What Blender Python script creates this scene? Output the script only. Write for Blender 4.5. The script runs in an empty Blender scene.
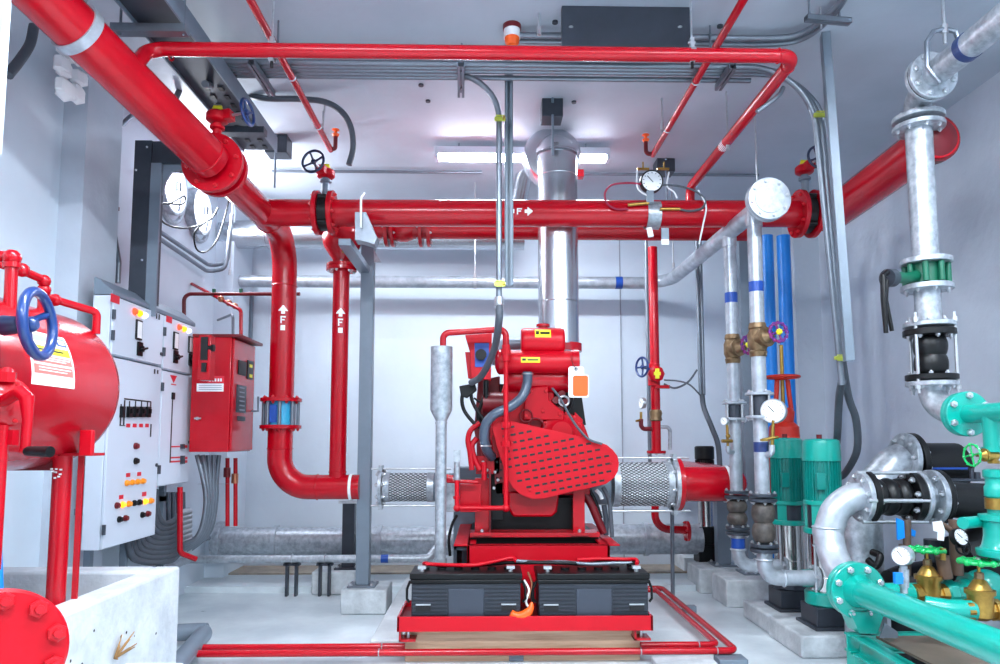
import bpy, bmesh, math, random
from mathutils import Vector, Matrix, Quaternion
random.seed(7)
R=math.radians; PI=math.pi
C=bpy.context.scene.collection
# ---------------------------------------------------------------- camera geometry (used to measure the room from the photograph)
F=700; TH=math.atan(.085); PS=R(1.13); H=1.36; CY=380.5
_c,_s=math.cos(TH),math.sin(TH); _cy,_sy=math.cos(PS),math.sin(PS)
def ray(px,py):
    a=(px-500)/F; b=(CY-py)/F; h=_c-b*_s; v=_s+b*_c
    return Vector((a*_cy+h*_sy,-a*_sy+h*_cy,v))
def V(px,py,Y=None,X=None,Z=None):
    d=ray(px,py)
    t=Y/d.y if Y is not None else X/d.x if X is not None else (Z-H)/d.z
    return Vector((d.x*t,d.y*t,H+d.z*t))
def L(n,px,py,Y): return n*Y/ray(px,py).y/F
def zat(py,X,Y):
    h=X*_sy+Y*_cy; k=(CY-py)/F
    return H+h*(k*_c+_s)/(_c-k*_s)
# ---------------------------------------------------------------- materials
def srgb(*c): return tuple(((x/255)/12.92 if x/255<=.04045 else ((x/255+.055)/1.055)**2.4) for x in c)
MATS={}
def mat(name,rgb,rough=.4,metal=0,noise=0,scale=8,bump=0,bscale=60,coat=0,rgb2=None,emit=None,es=0,spec=.5,rvar=0,stretch=None,trans=0):
    m=bpy.data.materials.new(name); m.use_nodes=True; nt=m.node_tree; N=nt.nodes; K=nt.links
    b=N['Principled BSDF']; c=srgb(*rgb)
    b.inputs['Base Color'].default_value=(*c,1); b.inputs['Roughness'].default_value=rough; b.inputs['Metallic'].default_value=metal
    b.inputs['Coat Weight'].default_value=coat; b.inputs['Coat Roughness'].default_value=.08
    b.inputs['Specular IOR Level'].default_value=spec
    if trans: b.inputs['Transmission Weight'].default_value=trans
    tc=N.new('ShaderNodeTexCoord'); co=tc.outputs['Object']
    if stretch:
        mp=N.new('ShaderNodeMapping'); mp.inputs['Scale'].default_value=stretch; K.new(co,mp.inputs[0]); co=mp.outputs[0]
    if noise or rgb2 or rvar:
        n=N.new('ShaderNodeTexNoise'); n.inputs['Scale'].default_value=scale; n.inputs['Detail'].default_value=6; n.inputs['Roughness'].default_value=.6
        K.new(co,n.inputs['Vector'])
        r=N.new('ShaderNodeValToRGB'); r.color_ramp.elements[0].position=.35; r.color_ramp.elements[1].position=.68
        c2=srgb(*rgb2) if rgb2 else tuple(x*(1-noise) for x in c)
        r.color_ramp.elements[0].color=(*c2,1); r.color_ramp.elements[1].color=(*c,1)
        K.new(n.outputs['Fac'],r.inputs[0]); K.new(r.outputs[0],b.inputs['Base Color'])
        if rvar:
            mr=N.new('ShaderNodeMapRange'); mr.inputs['To Min'].default_value=rough-rvar; mr.inputs['To Max'].default_value=rough+rvar
            K.new(n.outputs['Fac'],mr.inputs['Value']); K.new(mr.outputs[0],b.inputs['Roughness'])
    if bump:
        n2=N.new('ShaderNodeTexNoise'); n2.inputs['Scale'].default_value=bscale; n2.inputs['Detail'].default_value=5
        bp=N.new('ShaderNodeBump'); bp.inputs['Strength'].default_value=bump; bp.inputs['Distance'].default_value=.01
        K.new(co,n2.inputs['Vector']); K.new(n2.outputs['Fac'],bp.inputs['Height']); K.new(bp.outputs[0],b.inputs['Normal'])
    if emit:
        b.inputs['Emission Color'].default_value=(*srgb(*emit),1); b.inputs['Emission Strength'].default_value=es
    MATS[name]=m; return m
RED=mat('red_paint',(184,1,24),.26,0,noise=.14,scale=5,coat=.25,spec=.35,bump=.03,bscale=30)
RED2=mat('bright_red_paint',(196,1,26),.4,0,noise=.08,scale=5,coat=.05,spec=.3)
DRED=mat('dark_red_paint',(112,4,20),.4,0,noise=.2,scale=9)
GAL=mat('galvanised_steel',(196,202,208),.38,.55,rgb2=(150,157,165),scale=26,rvar=.08,bump=.04)
GALP=mat('silver_paint',(194,201,209),.35,.45,rgb2=(160,167,176),scale=12,bump=.03)
GREY=mat('grey_painted_steel',(118,131,144),.4,.1,noise=.12,scale=6)
DGREY=mat('dark_grey_steel',(62,68,78),.4,.3,noise=.2,scale=8)
LAG=mat('polished_cladding',(206,210,216),.27,.95,noise=.08,scale=3,bump=.02,bscale=6)
CONDUIT=mat('conduit_steel',(128,136,146),.35,.6,noise=.12,scale=20)
FLEX=mat('grey_flexible_conduit',(78,84,93),.5,0,noise=.1,scale=20)
BLK=mat('black_plastic',(11,12,15),.42,0,spec=.3,noise=.2,scale=12)
RUB=mat('black_rubber',(11,12,14),.38,0,spec=.35,noise=.3,scale=15)
ORUB=mat('worn_rubber',(92,84,78),.5,0,rgb2=(52,48,46),scale=22)
BLUE=mat('blue_enamel',(22,58,120),.3,0,coat=.4,noise=.1)
NAVY=mat('navy_enamel',(18,32,66),.35,0,coat=.2)
BPIPE=mat('blue_pvc',(10,130,222),.35,0,noise=.1,scale=4)
BAND=mat('blue_band',(22,72,160),.4)
TEAL=mat('teal_paint',(0,158,142),.28,0,noise=.1,scale=6,coat=.35,bump=.02)
DTEAL=mat('teal_motor_paint',(0,136,126),.35,0,noise=.15,scale=8,coat=.2)
GREEN=mat('green_enamel',(0,168,84),.25,0,coat=.5)
DGREEN=mat('dark_green_valve_paint',(10,98,72),.4,0,noise=.15)
BRASS=mat('brass',(196,158,80),.3,.85,rgb2=(150,116,56),scale=14)
OBRASS=mat('aged_bronze',(150,124,92),.45,.7,rgb2=(110,88,64),scale=16)
STEEL=mat('brushed_stainless',(196,192,190),.2,1,noise=.1,scale=4,stretch=(1,1,.1))
BOLT=mat('zinc_bolt',(205,208,212),.3,.8,noise=.15,scale=60)
RBOLT=mat('red_bolt',(200,16,32),.3,0,noise=.1)
WHITE=mat('white_label',(242,243,245),.4)
YEL=mat('yellow_label',(240,232,40),.45)
ORG=mat('orange_plastic',(250,96,20),.4)
PINK=mat('pink_red_print',(222,120,110),.5)
REDL=mat('red_label',(214,30,50),.45)
CAB=mat('pale_grey_enamel',(206,214,226),.35,0,noise=.03,scale=3)
CABE=mat('grey_cabinet_edge',(150,158,168),.4,0)
GLASSF=mat('gauge_face',(245,246,248),.2)
PRINT=mat('black_print',(12,12,16),.5)
CBLUE=mat('cyan_flange_core',(60,176,214),.3,0,rgb2=(44,150,196),scale=8,coat=.3)
ALU=mat('aluminium_foil_tape',(170,176,182),.3,.7,bump=.3,bscale=40)
CONC=mat('cast_concrete',(208,213,216),.75,0,rgb2=(170,176,180),scale=7,bump=.5,bscale=45)
WOOD=mat('formwork_timber',(232,200,168),.6,0,rgb2=(196,160,130),scale=5,stretch=(.5,6,10),bump=.1)
HOSEB=mat('blue_grey_hose',(70,84,102),.35,0,noise=.12,scale=10,coat=.2)
CASE=mat('battery_case',(42,47,57),.42,0,noise=.12,scale=20)
CASEL=mat('battery_panel',(54,60,72),.38,0)
COPPER=mat('copper_fitting',(190,120,90),.3,.8)
def glow(name,rgb,s): return mat(name,rgb,.4,emit=rgb,es=s)
TUBEL=glow('fluorescent_tube',(236,242,255),40)
DISC=glow('lit_diffuser',(232,236,255),3.2)
LAMPO=glow('amber_pilot',(255,140,20),2.2); LAMPR=glow('red_pilot',(255,60,30),2); LAMPW=glow('white_pilot',(220,230,255),1.2)
ORPB=mat('orange_button',(250,150,30),.3)
def wall_mat(name,a,b,bump=.15,sc=1.2):
    m=mat(name,a,.6,0,rgb2=b,scale=sc,bump=bump,bscale=18); return m
WALL=wall_mat('painted_plaster',(212,223,232),(202,213,224))
WALLR=wall_mat('rough_plaster',(198,206,216),(182,190,201),.35,1.0)
CEIL=wall_mat('painted_concrete_ceiling',(182,191,202),(170,179,190))
FLOOR=mat('floor_concrete',(222,231,234),.32,0,rgb2=(184,194,200),scale=1.6,bump=.12,bscale=25,rvar=.12)
# ---------------------------------------------------------------- mesh builder
def basis(d):
    d=Vector(d).normalized(); u=Vector((0,0,1)) if abs(d.z)<.9 else Vector((1,0,0))
    x=u.cross(d).normalized(); y=d.cross(x); return x,y,d
class G:
    def __init__(s): s.v=[]; s.f=[]
    def add(s,vs,fs):
        o=len(s.v); s.v+= [Vector(a) for a in vs]; s.f+=[tuple(i+o for i in f) for f in fs]; return s
    def box(s,a,b):
        x0,x1=sorted((a[0],b[0])); y0,y1=sorted((a[1],b[1])); z0,z1=sorted((a[2],b[2]))
        return s.add([(x0,y0,z0),(x1,y0,z0),(x1,y1,z0),(x0,y1,z0),(x0,y0,z1),(x1,y0,z1),(x1,y1,z1),(x0,y1,z1)],
          [(0,3,2,1),(4,5,6,7),(0,1,5,4),(1,2,6,5),(2,3,7,6),(3,0,4,7)])
    def cbox(s,c,d,M=None):
        c=Vector(c); h=[q/2 for q in d]; o=len(s.v)
        s.box((-h[0],-h[1],-h[2]),h)
        for i in range(o,o+8): s.v[i]=(M@s.v[i] if M else s.v[i])+c
        return s
    def bar(s,p,q,w,h,up=(0,0,1)):
        p=Vector(p); q=Vector(q); d=(q-p); l=d.length; d.normalize(); up=Vector(up)
        if abs(d.dot(up))>.95: up=Vector((0,1,0))
        x=d.cross(up).normalized(); z=x.cross(d)
        M=Matrix((x,d,z)).transposed(); return s.cbox((p+q)/2,(w,l,h),M)
    def lathe(s,p,d,prof,n=24,caps=True):
        x,y,d=basis(d); p=Vector(p); o=len(s.v)
        for t,r in prof:
            for i in range(n):
                a=2*PI*i/n; s.v.append(p+d*t+(x*math.cos(a)+y*math.sin(a))*r)
        for k in range(len(prof)-1):
            for i in range(n):
                j=(i+1)%n; s.f.append((o+k*n+i,o+k*n+j,o+(k+1)*n+j,o+(k+1)*n+i))
        if caps:
            if prof[0][1]>1e-5: s.f.append(tuple(o+i for i in range(n))[::-1])
            if prof[-1][1]>1e-5: s.f.append(tuple(o+(len(prof)-1)*n+i for i in range(n)))
        return s
    def cyl(s,p,q,r,r2=None,n=24,ch=0):
        p=Vector(p); q=Vector(q); l=(q-p).length; r2=r if r2 is None else r2
        pr=[(0,r),(l,r2)] if not ch else [(0,r-ch),(ch,r),(l-ch,r2),(l,r2-ch)]
        return s.lathe(p,q-p,pr,n)
    def tube(s,pts,r,n=16,closed=False):
        pts=[Vector(p) for p in pts]; m=len(pts); o=len(s.v)
        rs=r if isinstance(r,(list,tuple)) else [r]*m
        def tan(i):
            if closed: return (pts[(i+1)%m]-pts[i-1]).normalized()
            if i==0: return (pts[1]-pts[0]).normalized()
            if i==m-1: return (pts[-1]-pts[-2]).normalized()
            return ((pts[i]-pts[i-1]).normalized()+(pts[i+1]-pts[i]).normalized()).normalized()
        x,y,d=basis(tan(0))
        for i in range(m):
            t=tan(i); q=d.rotation_difference(t); x=q@x; y=q@y; d=t
            for k in range(n):
                a=2*PI*k/n; s.v.append(pts[i]+(x*math.cos(a)+y*math.sin(a))*rs[i])
        for i in range(m if closed else m-1):
            i2=(i+1)%m
            for k in range(n):
                j=(k+1)%n; s.f.append((o+i*n+k,o+i*n+j,o+i2*n+j,o+i2*n+k))
        if not closed:
            s.f.append(tuple(o+k for k in range(n))[::-1]); s.f.append(tuple(o+(m-1)*n+k for k in range(n)))
        return s
    def torus(s,c,d,R_,r,n=32,m=10,a0=0,a1=2*PI):
        x,y,d=basis(d); c=Vector(c); full=abs(a1-a0-2*PI)<1e-6
        k=n if full else n+1
        return s.tube([c+(x*math.cos(a0+(a1-a0)*i/n)+y*math.sin(a0+(a1-a0)*i/n))*R_ for i in range(k)],r,m,closed=full)
    def ball(s,c,r,n=16,sc=(1,1,1)):
        m=n//2; c=Vector(c); o=len(s.v)
        for i in range(m+1):
            t=PI*i/m
            for k in range(n):
                a=2*PI*k/n; s.v.append(c+Vector((math.sin(t)*math.cos(a)*r*sc[0],math.sin(t)*math.sin(a)*r*sc[1],math.cos(t)*r*sc[2])))
        for i in range(m):
            for k in range(n):
                j=(k+1)%n; s.f.append((o+i*n+k,o+(i+1)*n+k,o+(i+1)*n+j,o+i*n+j))
        return s
    def prism(s,poly,off):   # poly: 3d points, extruded by off
        n=len(poly); off=Vector(off); poly=[Vector(p) for p in poly]
        return s.add(poly+[p+off for p in poly],[tuple(range(n))[::-1],tuple(range(n,2*n))]+[(i,(i+1)%n,n+(i+1)%n,n+i) for i in range(n)])
    def pipe(s,pts,r,R_=.1,n=20,k=7): return s.tube(fillet(pts,R_,k),r,n)
    def wrap(s,c,d,r,ang,rects,facing):  # small patches wrapped on a pipe: rects (t0,t1,w0,w1) along / around, centred on direction 'facing'
        d=Vector(d).normalized(); f=Vector(facing); f=(f-d*f.dot(d)).normalized(); g=d.cross(f); c=Vector(c); r=r+.0012
        for t0,t1,w0,w1 in rects:
            k=max(2,int(abs(w1-w0)/r/.12)+1); o=len(s.v)
            for i in range(k+1):
                a=(w0+(w1-w0)*i/k)/r
                for t in (t0,t1): s.v.append(c+d*t+(f*math.cos(a)+g*math.sin(a))*r)
            for i in range(k): s.f.append((o+2*i,o+2*i+2,o+2*i+3,o+2*i+1))
        return s
def fillet(pts,R_,k=7):
    pts=[Vector(p) for p in pts]; out=[pts[0]]
    for i in range(1,len(pts)-1):
        a=pts[i-1]-pts[i]; b=pts[i+1]-pts[i]; la,lb=a.length,b.length; a.normalize(); b.normalize()
        th=a.angle(b)
        if th>PI-.02: out.append(pts[i]); continue
        rr=R_[i-1] if isinstance(R_,(list,tuple)) else R_
        t=min(rr/math.tan(th/2),la*.49,lb*.49); rr=t*math.tan(th/2)
        cen=pts[i]+(a+b).normalized()*(rr/math.sin(th/2)); p0=pts[i]+a*t; p1=pts[i]+b*t
        u=p0-cen; w=p1-cen; ang=u.angle(w); ax=u.cross(w).normalized()
        for j in range(k+1): out.append(cen+Quaternion(ax,ang*j/k)@u)
    out.append(pts[-1])
    o2=[out[0]]
    for p in out[1:]:
        if (p-o2[-1]).length>1e-4: o2.append(p)
    return o2
ORI={}
def finish(name,g,m,off,bevel=0,smooth=True):
    me=bpy.data.meshes.new(name); me.from_pydata([tuple(v-off) for v in g.v],[],g.f); me.validate()
    bm=bmesh.new(); bm.from_mesh(me); bmesh.ops.recalc_face_normals(bm,faces=bm.faces); bm.to_mesh(me); bm.free()
    if smooth:
        me.polygons.foreach_set('use_smooth',[True]*len(me.polygons))
        try: me.set_sharp_from_angle(angle=R(38))
        except Exception: pass
    if m: me.materials.append(m)
    o=bpy.data.objects.new(name,me); C.objects.link(o)
    if bevel:
        b=o.modifiers.new('edge','BEVEL'); b.width=bevel; b.segments=2; b.limit_method='ANGLE'; b.angle_limit=R(40)
    return o
def tag(o,label,cat,group=None):
    o['label']=label; o['category']=cat
    if group: o['group']=group
def thing(name,label,cat,loc,group=None):
    o=bpy.data.objects.new(name,None); C.objects.link(o); o.location=Vector(loc); o.empty_display_size=.05
    tag(o,label,cat,group); ORI[o]=Vector(loc); return o
SPLIT={'pipe_fitting','weld_ring','collar','fitting','brass_cock','brass_valve','tray_foot','drain_cock','rod_lug','base','leg','strap','crank_arm','elbow_rim'}
def part(par,name,g,m,label=None,bevel=0):
    if name in SPLIT:
        ps=pieces(g)
        if 1<len(ps)<=12:
            for q in ps[1:]: part1(par,name,q,m,label,bevel)
            g=ps[0]
    return part1(par,name,g,m,label,bevel)
def pieces(g):
    pr=list(range(len(g.v)))
    def fd(a):
        while pr[a]!=a: pr[a]=pr[pr[a]]; a=pr[a]
        return a
    for f in g.f:
        for q in f[1:]: pr[fd(q)]=fd(f[0])
    by={}
    for f in g.f: by.setdefault(fd(f[0]),[]).append(f)
    out=[]
    for fs in by.values():
        h=G(); mp={}
        for f in fs:
            for q in f:
                if q not in mp: mp[q]=len(h.v); h.v.append(g.v[q])
            h.f.append(tuple(mp[q] for q in f))
        out.append(h)
    return out
def part1(par,name,g,m,label=None,bevel=0):
    off=ORI[par]; o=finish(name,g,m,off,bevel); o.parent=par; ORI[o]=off
    if label: o['label']=label
    return o
def solo(name,g,m,label,cat,group=None,bevel=0):
    xs=[v.x for v in g.v]; ys=[v.y for v in g.v]; zs=[v.z for v in g.v]
    off=Vector(((min(xs)+max(xs))/2,(min(ys)+max(ys))/2,min(zs)))
    o=finish(name,g,m,off,bevel); o.location=off; ORI[o]=off; tag(o,label,cat,group); return o
def struct(name,g,m,bevel=0):
    o=finish(name,g,m,Vector((0,0,0)),bevel); o['kind']='structure'; ORI[o]=Vector((0,0,0)); return o
# shared small meshes placed as children
_BM={}
def unit_bolt(m):
    if m.name not in _BM:
        g=G(); g.lathe((0,0,-1.2),(0,0,1),[(0,.5),(1.2,.5)],8); g.lathe((0,0,0),(0,0,1),[(0,1),(.85,1),(1.0,.82)],6); g.lathe((0,0,1),(0,0,1),[(0,.5),(.5,.45)],8)
        o=finish('bolt',g,m,Vector((0,0,0))); _BM[m.name]=o.data; bpy.data.objects.remove(o)
    return _BM[m.name]
def bolt(par,p,d,s,m=BOLT):
    o=bpy.data.objects.new('bolt',unit_bolt(m)); C.objects.link(o); o.parent=par
    x,y,z=basis(d); o.location=Vector(p)-ORI[par]; o.rotation_mode='QUATERNION'; o.rotation_quaternion=Matrix((x,y,z)).transposed().to_quaternion(); o.scale=(s,s,s)
    return o
def flange(par,c,d,r,t,m,nb=8,bs=.011,bm=BOLT,br=None,label=None,name='flange',ph=0.2,side=1,ch=.003):
    """disc centred on c, axis d; bolts stand on the +d face"""
    d=Vector(d).normalized(); c=Vector(c); g=G(); g.cyl(c-d*t/2,c+d*t/2,r,n=40,ch=min(ch,t*.3))
    f=part(par,name,g,m,label); x,y,_=basis(d); br=br or r*.82
    for i in range(nb):
        a=2*PI*i/nb+ph; p=c+(x*math.cos(a)+y*math.sin(a))*br
        if side in(1,2): bolt(f,p+d*t/2,d,bs,bm)
        if side in(-1,2): bolt(f,p-d*t/2,-d,bs,bm)
    return f
def wheel(par,c,d,r,tr,m,spokes=4,hub=None,hm=None,ph=0,dish=.25,name='handwheel',label=None,sw=None):
    d=Vector(d).normalized(); c=Vector(c); g=G(); g.torus(c,d,r,tr,36,10); x,y,_=basis(d); hub=hub or r*.2
    g.lathe(c-d*r*dish-d*tr,d,[(0,hub*.8),(tr*.6,hub),(tr*2.2,hub),(tr*3,hub*.6)],16)
    for i in range(spokes):
        a=2*PI*i/spokes+ph; e=(x*math.cos(a)+y*math.sin(a))
        g.tube([c-d*r*dish+e*hub*.6,c-d*r*dish*.8+e*r*.5,c+e*r],[ (sw or tr)*1.1,(sw or tr)*.8,(sw or tr)*.9],8)
    w=part(par,name,g,m,label)
    if hm:
        g=G(); g.lathe(c-d*r*dish+d*tr*1.5,d,[(0,hub*.8),(tr,hub*.7),(tr*1.3,hub*.3)],12); part(w,'hub_cap',g,hm)
    return w
def gauge(par,c,d,r,m=BOLT,t=None):
    d=Vector(d).normalized(); c=Vector(c); t=t or r*.5
    g=G(); g.lathe(c-d*t,d,[(0,r*.9),(t*.1,r),(t,r),(t*1.1,r*.96),(t*1.1,r*.88),(t*.95,r*.86)],28)
    case=part(par,'gauge_case',g,m)
    g=G(); g.cyl(c-d*t*.3,c+d*.001,r*.87,n=28); part(case,'gauge_face',g,GLASSF)
    x,y,_=basis(d); g=G()
    for i in range(11):
        a=R(-135+27*i)+PI/2; e=x*math.cos(a)+y*math.sin(a); g.bar(c+e*r*.68+d*.0015,c+e*r*.8+d*.0015,r*.05,.001,d)
    e=x*math.cos(2.3)+y*math.sin(2.3); g.bar(c-e*r*.15+d*.0022,c+e*r*.6+d*.0022,r*.07,.001,d)
    part(case,'needle',g,PRINT); return case
def bellows(par,p,q,r,m,waves=2,amp=.18,name='rubber_bellows'):
    p=Vector(p); q=Vector(q); l=(q-p).length; n=14*waves; pr=[]
    for i in range(n+1):
        t=i/n; pr.append((l*t,r*(1-amp)+r*amp*abs(math.sin(PI*waves*t))**.7 if 0<t<1 else r*(1-amp)))
    g=G(); g.lathe(p,q-p,pr,28); return part(par,name,g,m)
def flow_mark(par,c,d,r,facing,sc=1.0,name='flow_mark'):
    # white arrow head, upright letter F and a white square printed along the pipe
    d=Vector(d); f=Vector(facing); up=abs(d.z)>.7
    rc=[(.012,.028,-.010,.010)]+[(.028+.006*i,.034+.006*i,-.025+.005*i,.025-.005*i) for i in range(5)]
    if up: F_=[(-.04,.0,-.013,-.006),(-.008,.0,-.013,.014),(-.024,-.017,-.013,.009)]
    else: F_=[(-.034,-.027,-.018,.018),(-.034,-.004,-.018,-.011),(-.034,-.01,-.004,.003)]
    rc+=F_+[(-.078,-.05,-.012,.012)]
    rc=[tuple(q*sc for q in x) for x in rc]
    g=G(); g.wrap(c,d,r,0,rc,facing); return part(par,name,g,WHITE,'white flow arrow with the letter F')
TOCAM=lambda p: Vector((0,0,H))-Vector(p)
# ================================================================ the room
LW,RW,BW,CZ=-2.68,3.48,7.4,3.85
struct('floor',G().box((LW-.2,-2.5,-.15),(RW+.2,BW+.2,0)),FLOOR)
struct('ceiling',G().box((LW-.2,-2.5,CZ),(RW+.2,BW+.2,CZ+.2)),CEIL)
struct('wall_back',G().box((LW-.2,BW,0),(RW+.2,BW+.2,CZ)),WALL)
struct('wall_left',G().box((LW-.2,-2.5,0),(LW,BW,CZ)),WALL)
struct('wall_right',G().box((RW,-2.5,0),(RW+.2,BW,CZ)),WALLR)
# panel joint on the back wall, corner pillars, wall pillars
struct('trim_1',G().box((V(621,350,Y=BW).x-.006,BW-.008,0),(V(621,350,Y=BW).x+.006,BW,CZ-.3)),CABE)
struct('trim_2',G().box((V(792,300,Y=7.2).x,BW-.28,0),(RW,BW,CZ)),WALLR)
ycol=V(57,230,X=LW).y
struct('trim_3',G().box((LW,ycol,0),(-2.53,ycol+.42,CZ)),WALLR)
struct('trim_4',G().box((LW,2.2,0),(-2.5,2.6,CZ)),WALL)
struct('trim_5',G().box((LW,6.85,0),(LW+.18,BW,CZ)),WALL)
# near left door jamb: white strip at the picture's edge
struct('trim_6',G().prism([V(4,-40,Y=1.9),V(4,0,Y=1.9),V(-3,110,Y=1.9),V(-6,150,Y=1.9),V(-60,150,Y=1.9),V(-60,-40,Y=1.9)],(0,.03,0)),WALL)
# plaster bursting around a pipe hole in the left wall
p=V(66,72,X=-2.53)
g=G()
for i in range(16):
    a=i*.8; g.ball(p+Vector((.03,math.cos(a)*.07*(1+i%3*.3),math.sin(a)*.12*(1+i%2*.4))),.05+.03*random.random(),7,(.7,1,1))
solo('wall_patch',g,WHITE,'crumpled whitish foil patch around a small hole high on the left wall','patch')
# junction by it
# ---- fluorescent batten on the ceiling behind the exhaust
def batten(x0,x1,y,z,label,lamp=60):
    t=thing('fluorescent_light',label,'ceiling light',((x0+x1)/2,y,z),'fluorescent battens on the ceiling')
    g=G().box((x0,y-.06,z+.02),(x1,y+.06,z+.08)); part(t,'housing',g,CAB,bevel=.004)
    for k in(-.035,.035):
        g=G().cyl((x0+.03,y+k,z),(x1-.03,y+k,z),.014,n=12); part(t,'lamp_tube',g,TUBEL)
    for xx in(x0,x1-.03):
        part(t,'lamp_holder',G().box((xx,y-.055,z-.015),(xx+.03,y+.055,z+.02)),CAB)
    l=bpy.data.lights.new('tube_light','AREA'); l.shape='RECTANGLE'; l.size=x1-x0; l.size_y=.12; l.energy=lamp; l.color=(.84,.93,1)
    o=bpy.data.objects.new('tube_light',l); C.objects.link(o); o.parent=t; o.location=(0,0,-.03)
    if CZ-z>.1:
        for xx in(x0+.2,x1-.2): part(t,'hanger',G().cyl((xx,y,z+.08),(xx,y,CZ),.006,n=8),CONDUIT)
    return t
a=V(435,158,Z=3.72); b=V(610,158,Z=3.72)
batten(a.x,b.x,a.y,3.72,'glowing twin tube fluorescent batten behind the shiny exhaust duct',35)
batten(-1.4,.2,1.9,3.72,'unseen twin tube batten added to light the front of the room, left one',85)  # unseen pair of battens, added to brighten walls and floor from the front
batten(1.2,2.8,1.9,3.72,'unseen twin tube batten added to light the front of the room, right one',85)
batten(-1.4,.2,-.6,3.72,'unseen twin tube batten added behind the camera for fill, left one',80)  # another unseen pair, added behind the camera as fill light
batten(1.2,2.8,-.6,3.72,'unseen twin tube batten added behind the camera for fill, right one',80)
# ---- two round lit lamps on the left wall
def roundlamp(px,py,dpx,label):
    p=V(px,py,X=LW+.05); r=L(dpx/2,px,py,p.y)
    t=thing('round_wall_lamp',label,'wall lamp',(LW,p.y,p.z),'round wall lamps on the left wall')
    d=Vector((1,-.12,0)).normalized()
    q=Vector((LW,p.y,p.z)); g=G(); g.lathe(q,Vector((1,0,0)),[(0,r*1.0),(.08,r*1.08),(.1,r*1.08),(.1,r*.98),(.06,r*.95)],40,caps=False); part(t,'ring_housing',g,GAL)
    part(t,'diffuser',G().lathe(q+Vector((.02,0,0)),Vector((1,0,0)),[(0,r*.97),(.05,r*.93),(.08,r*.6),(.09,.001)],40),DISC)
    g=G(); c=q+Vector((.12,0,0)); g.cbox(c,(.03,.05,.08)); g.tube([c,c+Vector((.01,.05,-.05)),c+Vector((0,.02,-r*.9))],.008,8); part(t,'junction_box',g,CONDUIT)
    # outer sheet ring behind
    g=G(); g.torus(q+Vector((.02,.1,-.02)),(1,0,0),r*1.12,.02,40,8); part(t,'backing_ring',g,GAL)
    l=bpy.data.lights.new('disc_light','AREA'); l.shape='DISK'; l.size=r*1.8; l.energy=26; l.color=(.88,.92,1)
    o=bpy.data.objects.new('disc_light',l); C.objects.link(o); o.parent=t; o.location=(.13,0,0); o.rotation_euler=(0,R(-90),0)
roundlamp(170,187,52,'large round glowing wall lamp, the nearer of two by the dark trunking')
roundlamp(198,211,44,'smaller looking round glowing wall lamp farther along the left wall')
# black looped cables of the lamps
def cable(name,pts,r,m,label,cat='cable',group=None,R_=.08,n=8):
    return solo(name,G().tube(smoothp(pts),r,n),m,label,cat,group)
def smoothp(pts,k=7):
    pts=[Vector(p) for p in pts]; q=[pts[0]*2-pts[1]]+pts+[pts[-1]*2-pts[-2]]; out=[]
    for i in range(1,len(q)-2):
        for j in range(k):
            t=j/k; a,b,c,d=q[i-1],q[i],q[i+1],q[i+2]
            out.append(.5*((2*b)+(c-a)*t+(2*a-5*b+4*c-d)*t*t+(3*b-a-3*c+d)*t**3))
    out.append(pts[-1]); return out
PX=lambda l,**k:[V(*p,**k) for p in l]
cable('lamp_cable',PX([(152,204),(170,203),(184,196),(182,204),(160,204),(158,215),(166,224),(180,228),(197,226),(212,218),(218,208)],X=-2.45),.008,BLK,'thin black cable looping under the two round wall lamps')
cable('lamp_cable',PX([(227,165),(230,190),(226,212),(217,240),(205,252),(196,248),(195,232),(206,222)],X=-2.35),.007,BLK,'thin black cable loop hanging beside the farther round lamp')
# ---- dark trunking riser on the left with an arm at the top
t=thing('cable_trunking','dark grey steel trunking rising from the cabinets and turning right near the ceiling','trunking',V(139,290,Y=4.75))
a=V(128,290,Y=4.75); b=V(151,165,Y=4.75); top=V(140,140,Y=4.75).z; e=V(222,165,Y=4.75)
part(t,'riser',G().box((a.x,4.75,2.2),(b.x,4.95,top)),DGREY,bevel=.004)
part(t,'top_arm',G().box((b.x-.0,4.76,V(180,163,Y=4.75).z),(e.x,4.94,top-.002)),DGREY,bevel=.004)
part(t,'side_lip',G().box((b.x,4.75,2.2),(b.x+.07,4.77,V(180,163,Y=4.75).z)),GREY,'lighter grey side lip')
g=G(); z0=V(180,163,Y=4.75).z
g.prism([(b.x+.07,4.78,z0),(b.x+.07,4.78,z0-.22),(b.x+.09,4.78,z0-.12),(b.x+.13,4.78,z0-.05),(b.x+.3,4.78,z0)],(0,.02,0)); part(t,'corner_gusset',g,GREY)
for q in((136,170),(147,147),(142,260)): part(t,'screw',G().ball(V(*q,Y=4.748),.008,8),BOLT)
# small dark box fixed on the back wall beside
# ---- conduits along the left wall
t0=V(152,228,X=-2.62)
for k,(pa,pb,pc) in enumerate([((150,225),(210,266),(217,262)),((150,232),(208,272),(222,268))]):
    A=V(*pa,X=-2.6); B=V(*pb,X=-2.6)
    g=G().pipe([A,B,B+Vector((.16,0,.03)),B+Vector((.19,0,.5-.1*k))],.018,.07); solo('wall_conduit',g,CONDUIT,['upper','lower'][k]+' of two grey conduits slanting along the left wall below the round lamps','conduit','conduits along the left wall')
def Vx(px,py,X): return V(px,py,X=X)
A=Vx(131,116,-2.6); g=G().pipe([Vx(150,105,-2.6),A,Vx(116,130,-2.6),Vx(114,232,-2.6),Vx(119,262,-2.6),Vx(118,283,-2.6)],.017,.06)
solo('wall_conduit',g,CONDUIT,'grey conduit with a kink coming down to the cabinet tops on the left wall','conduit')
solo('conduit_clip',G().box(Vx(114,208,-2.6)-Vector((.03,.025,.012)),Vx(114,208,-2.6)+Vector((.025,.025,.012))),DRED,'small reddish clip on the kinked grey wall conduit','clip')
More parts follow.
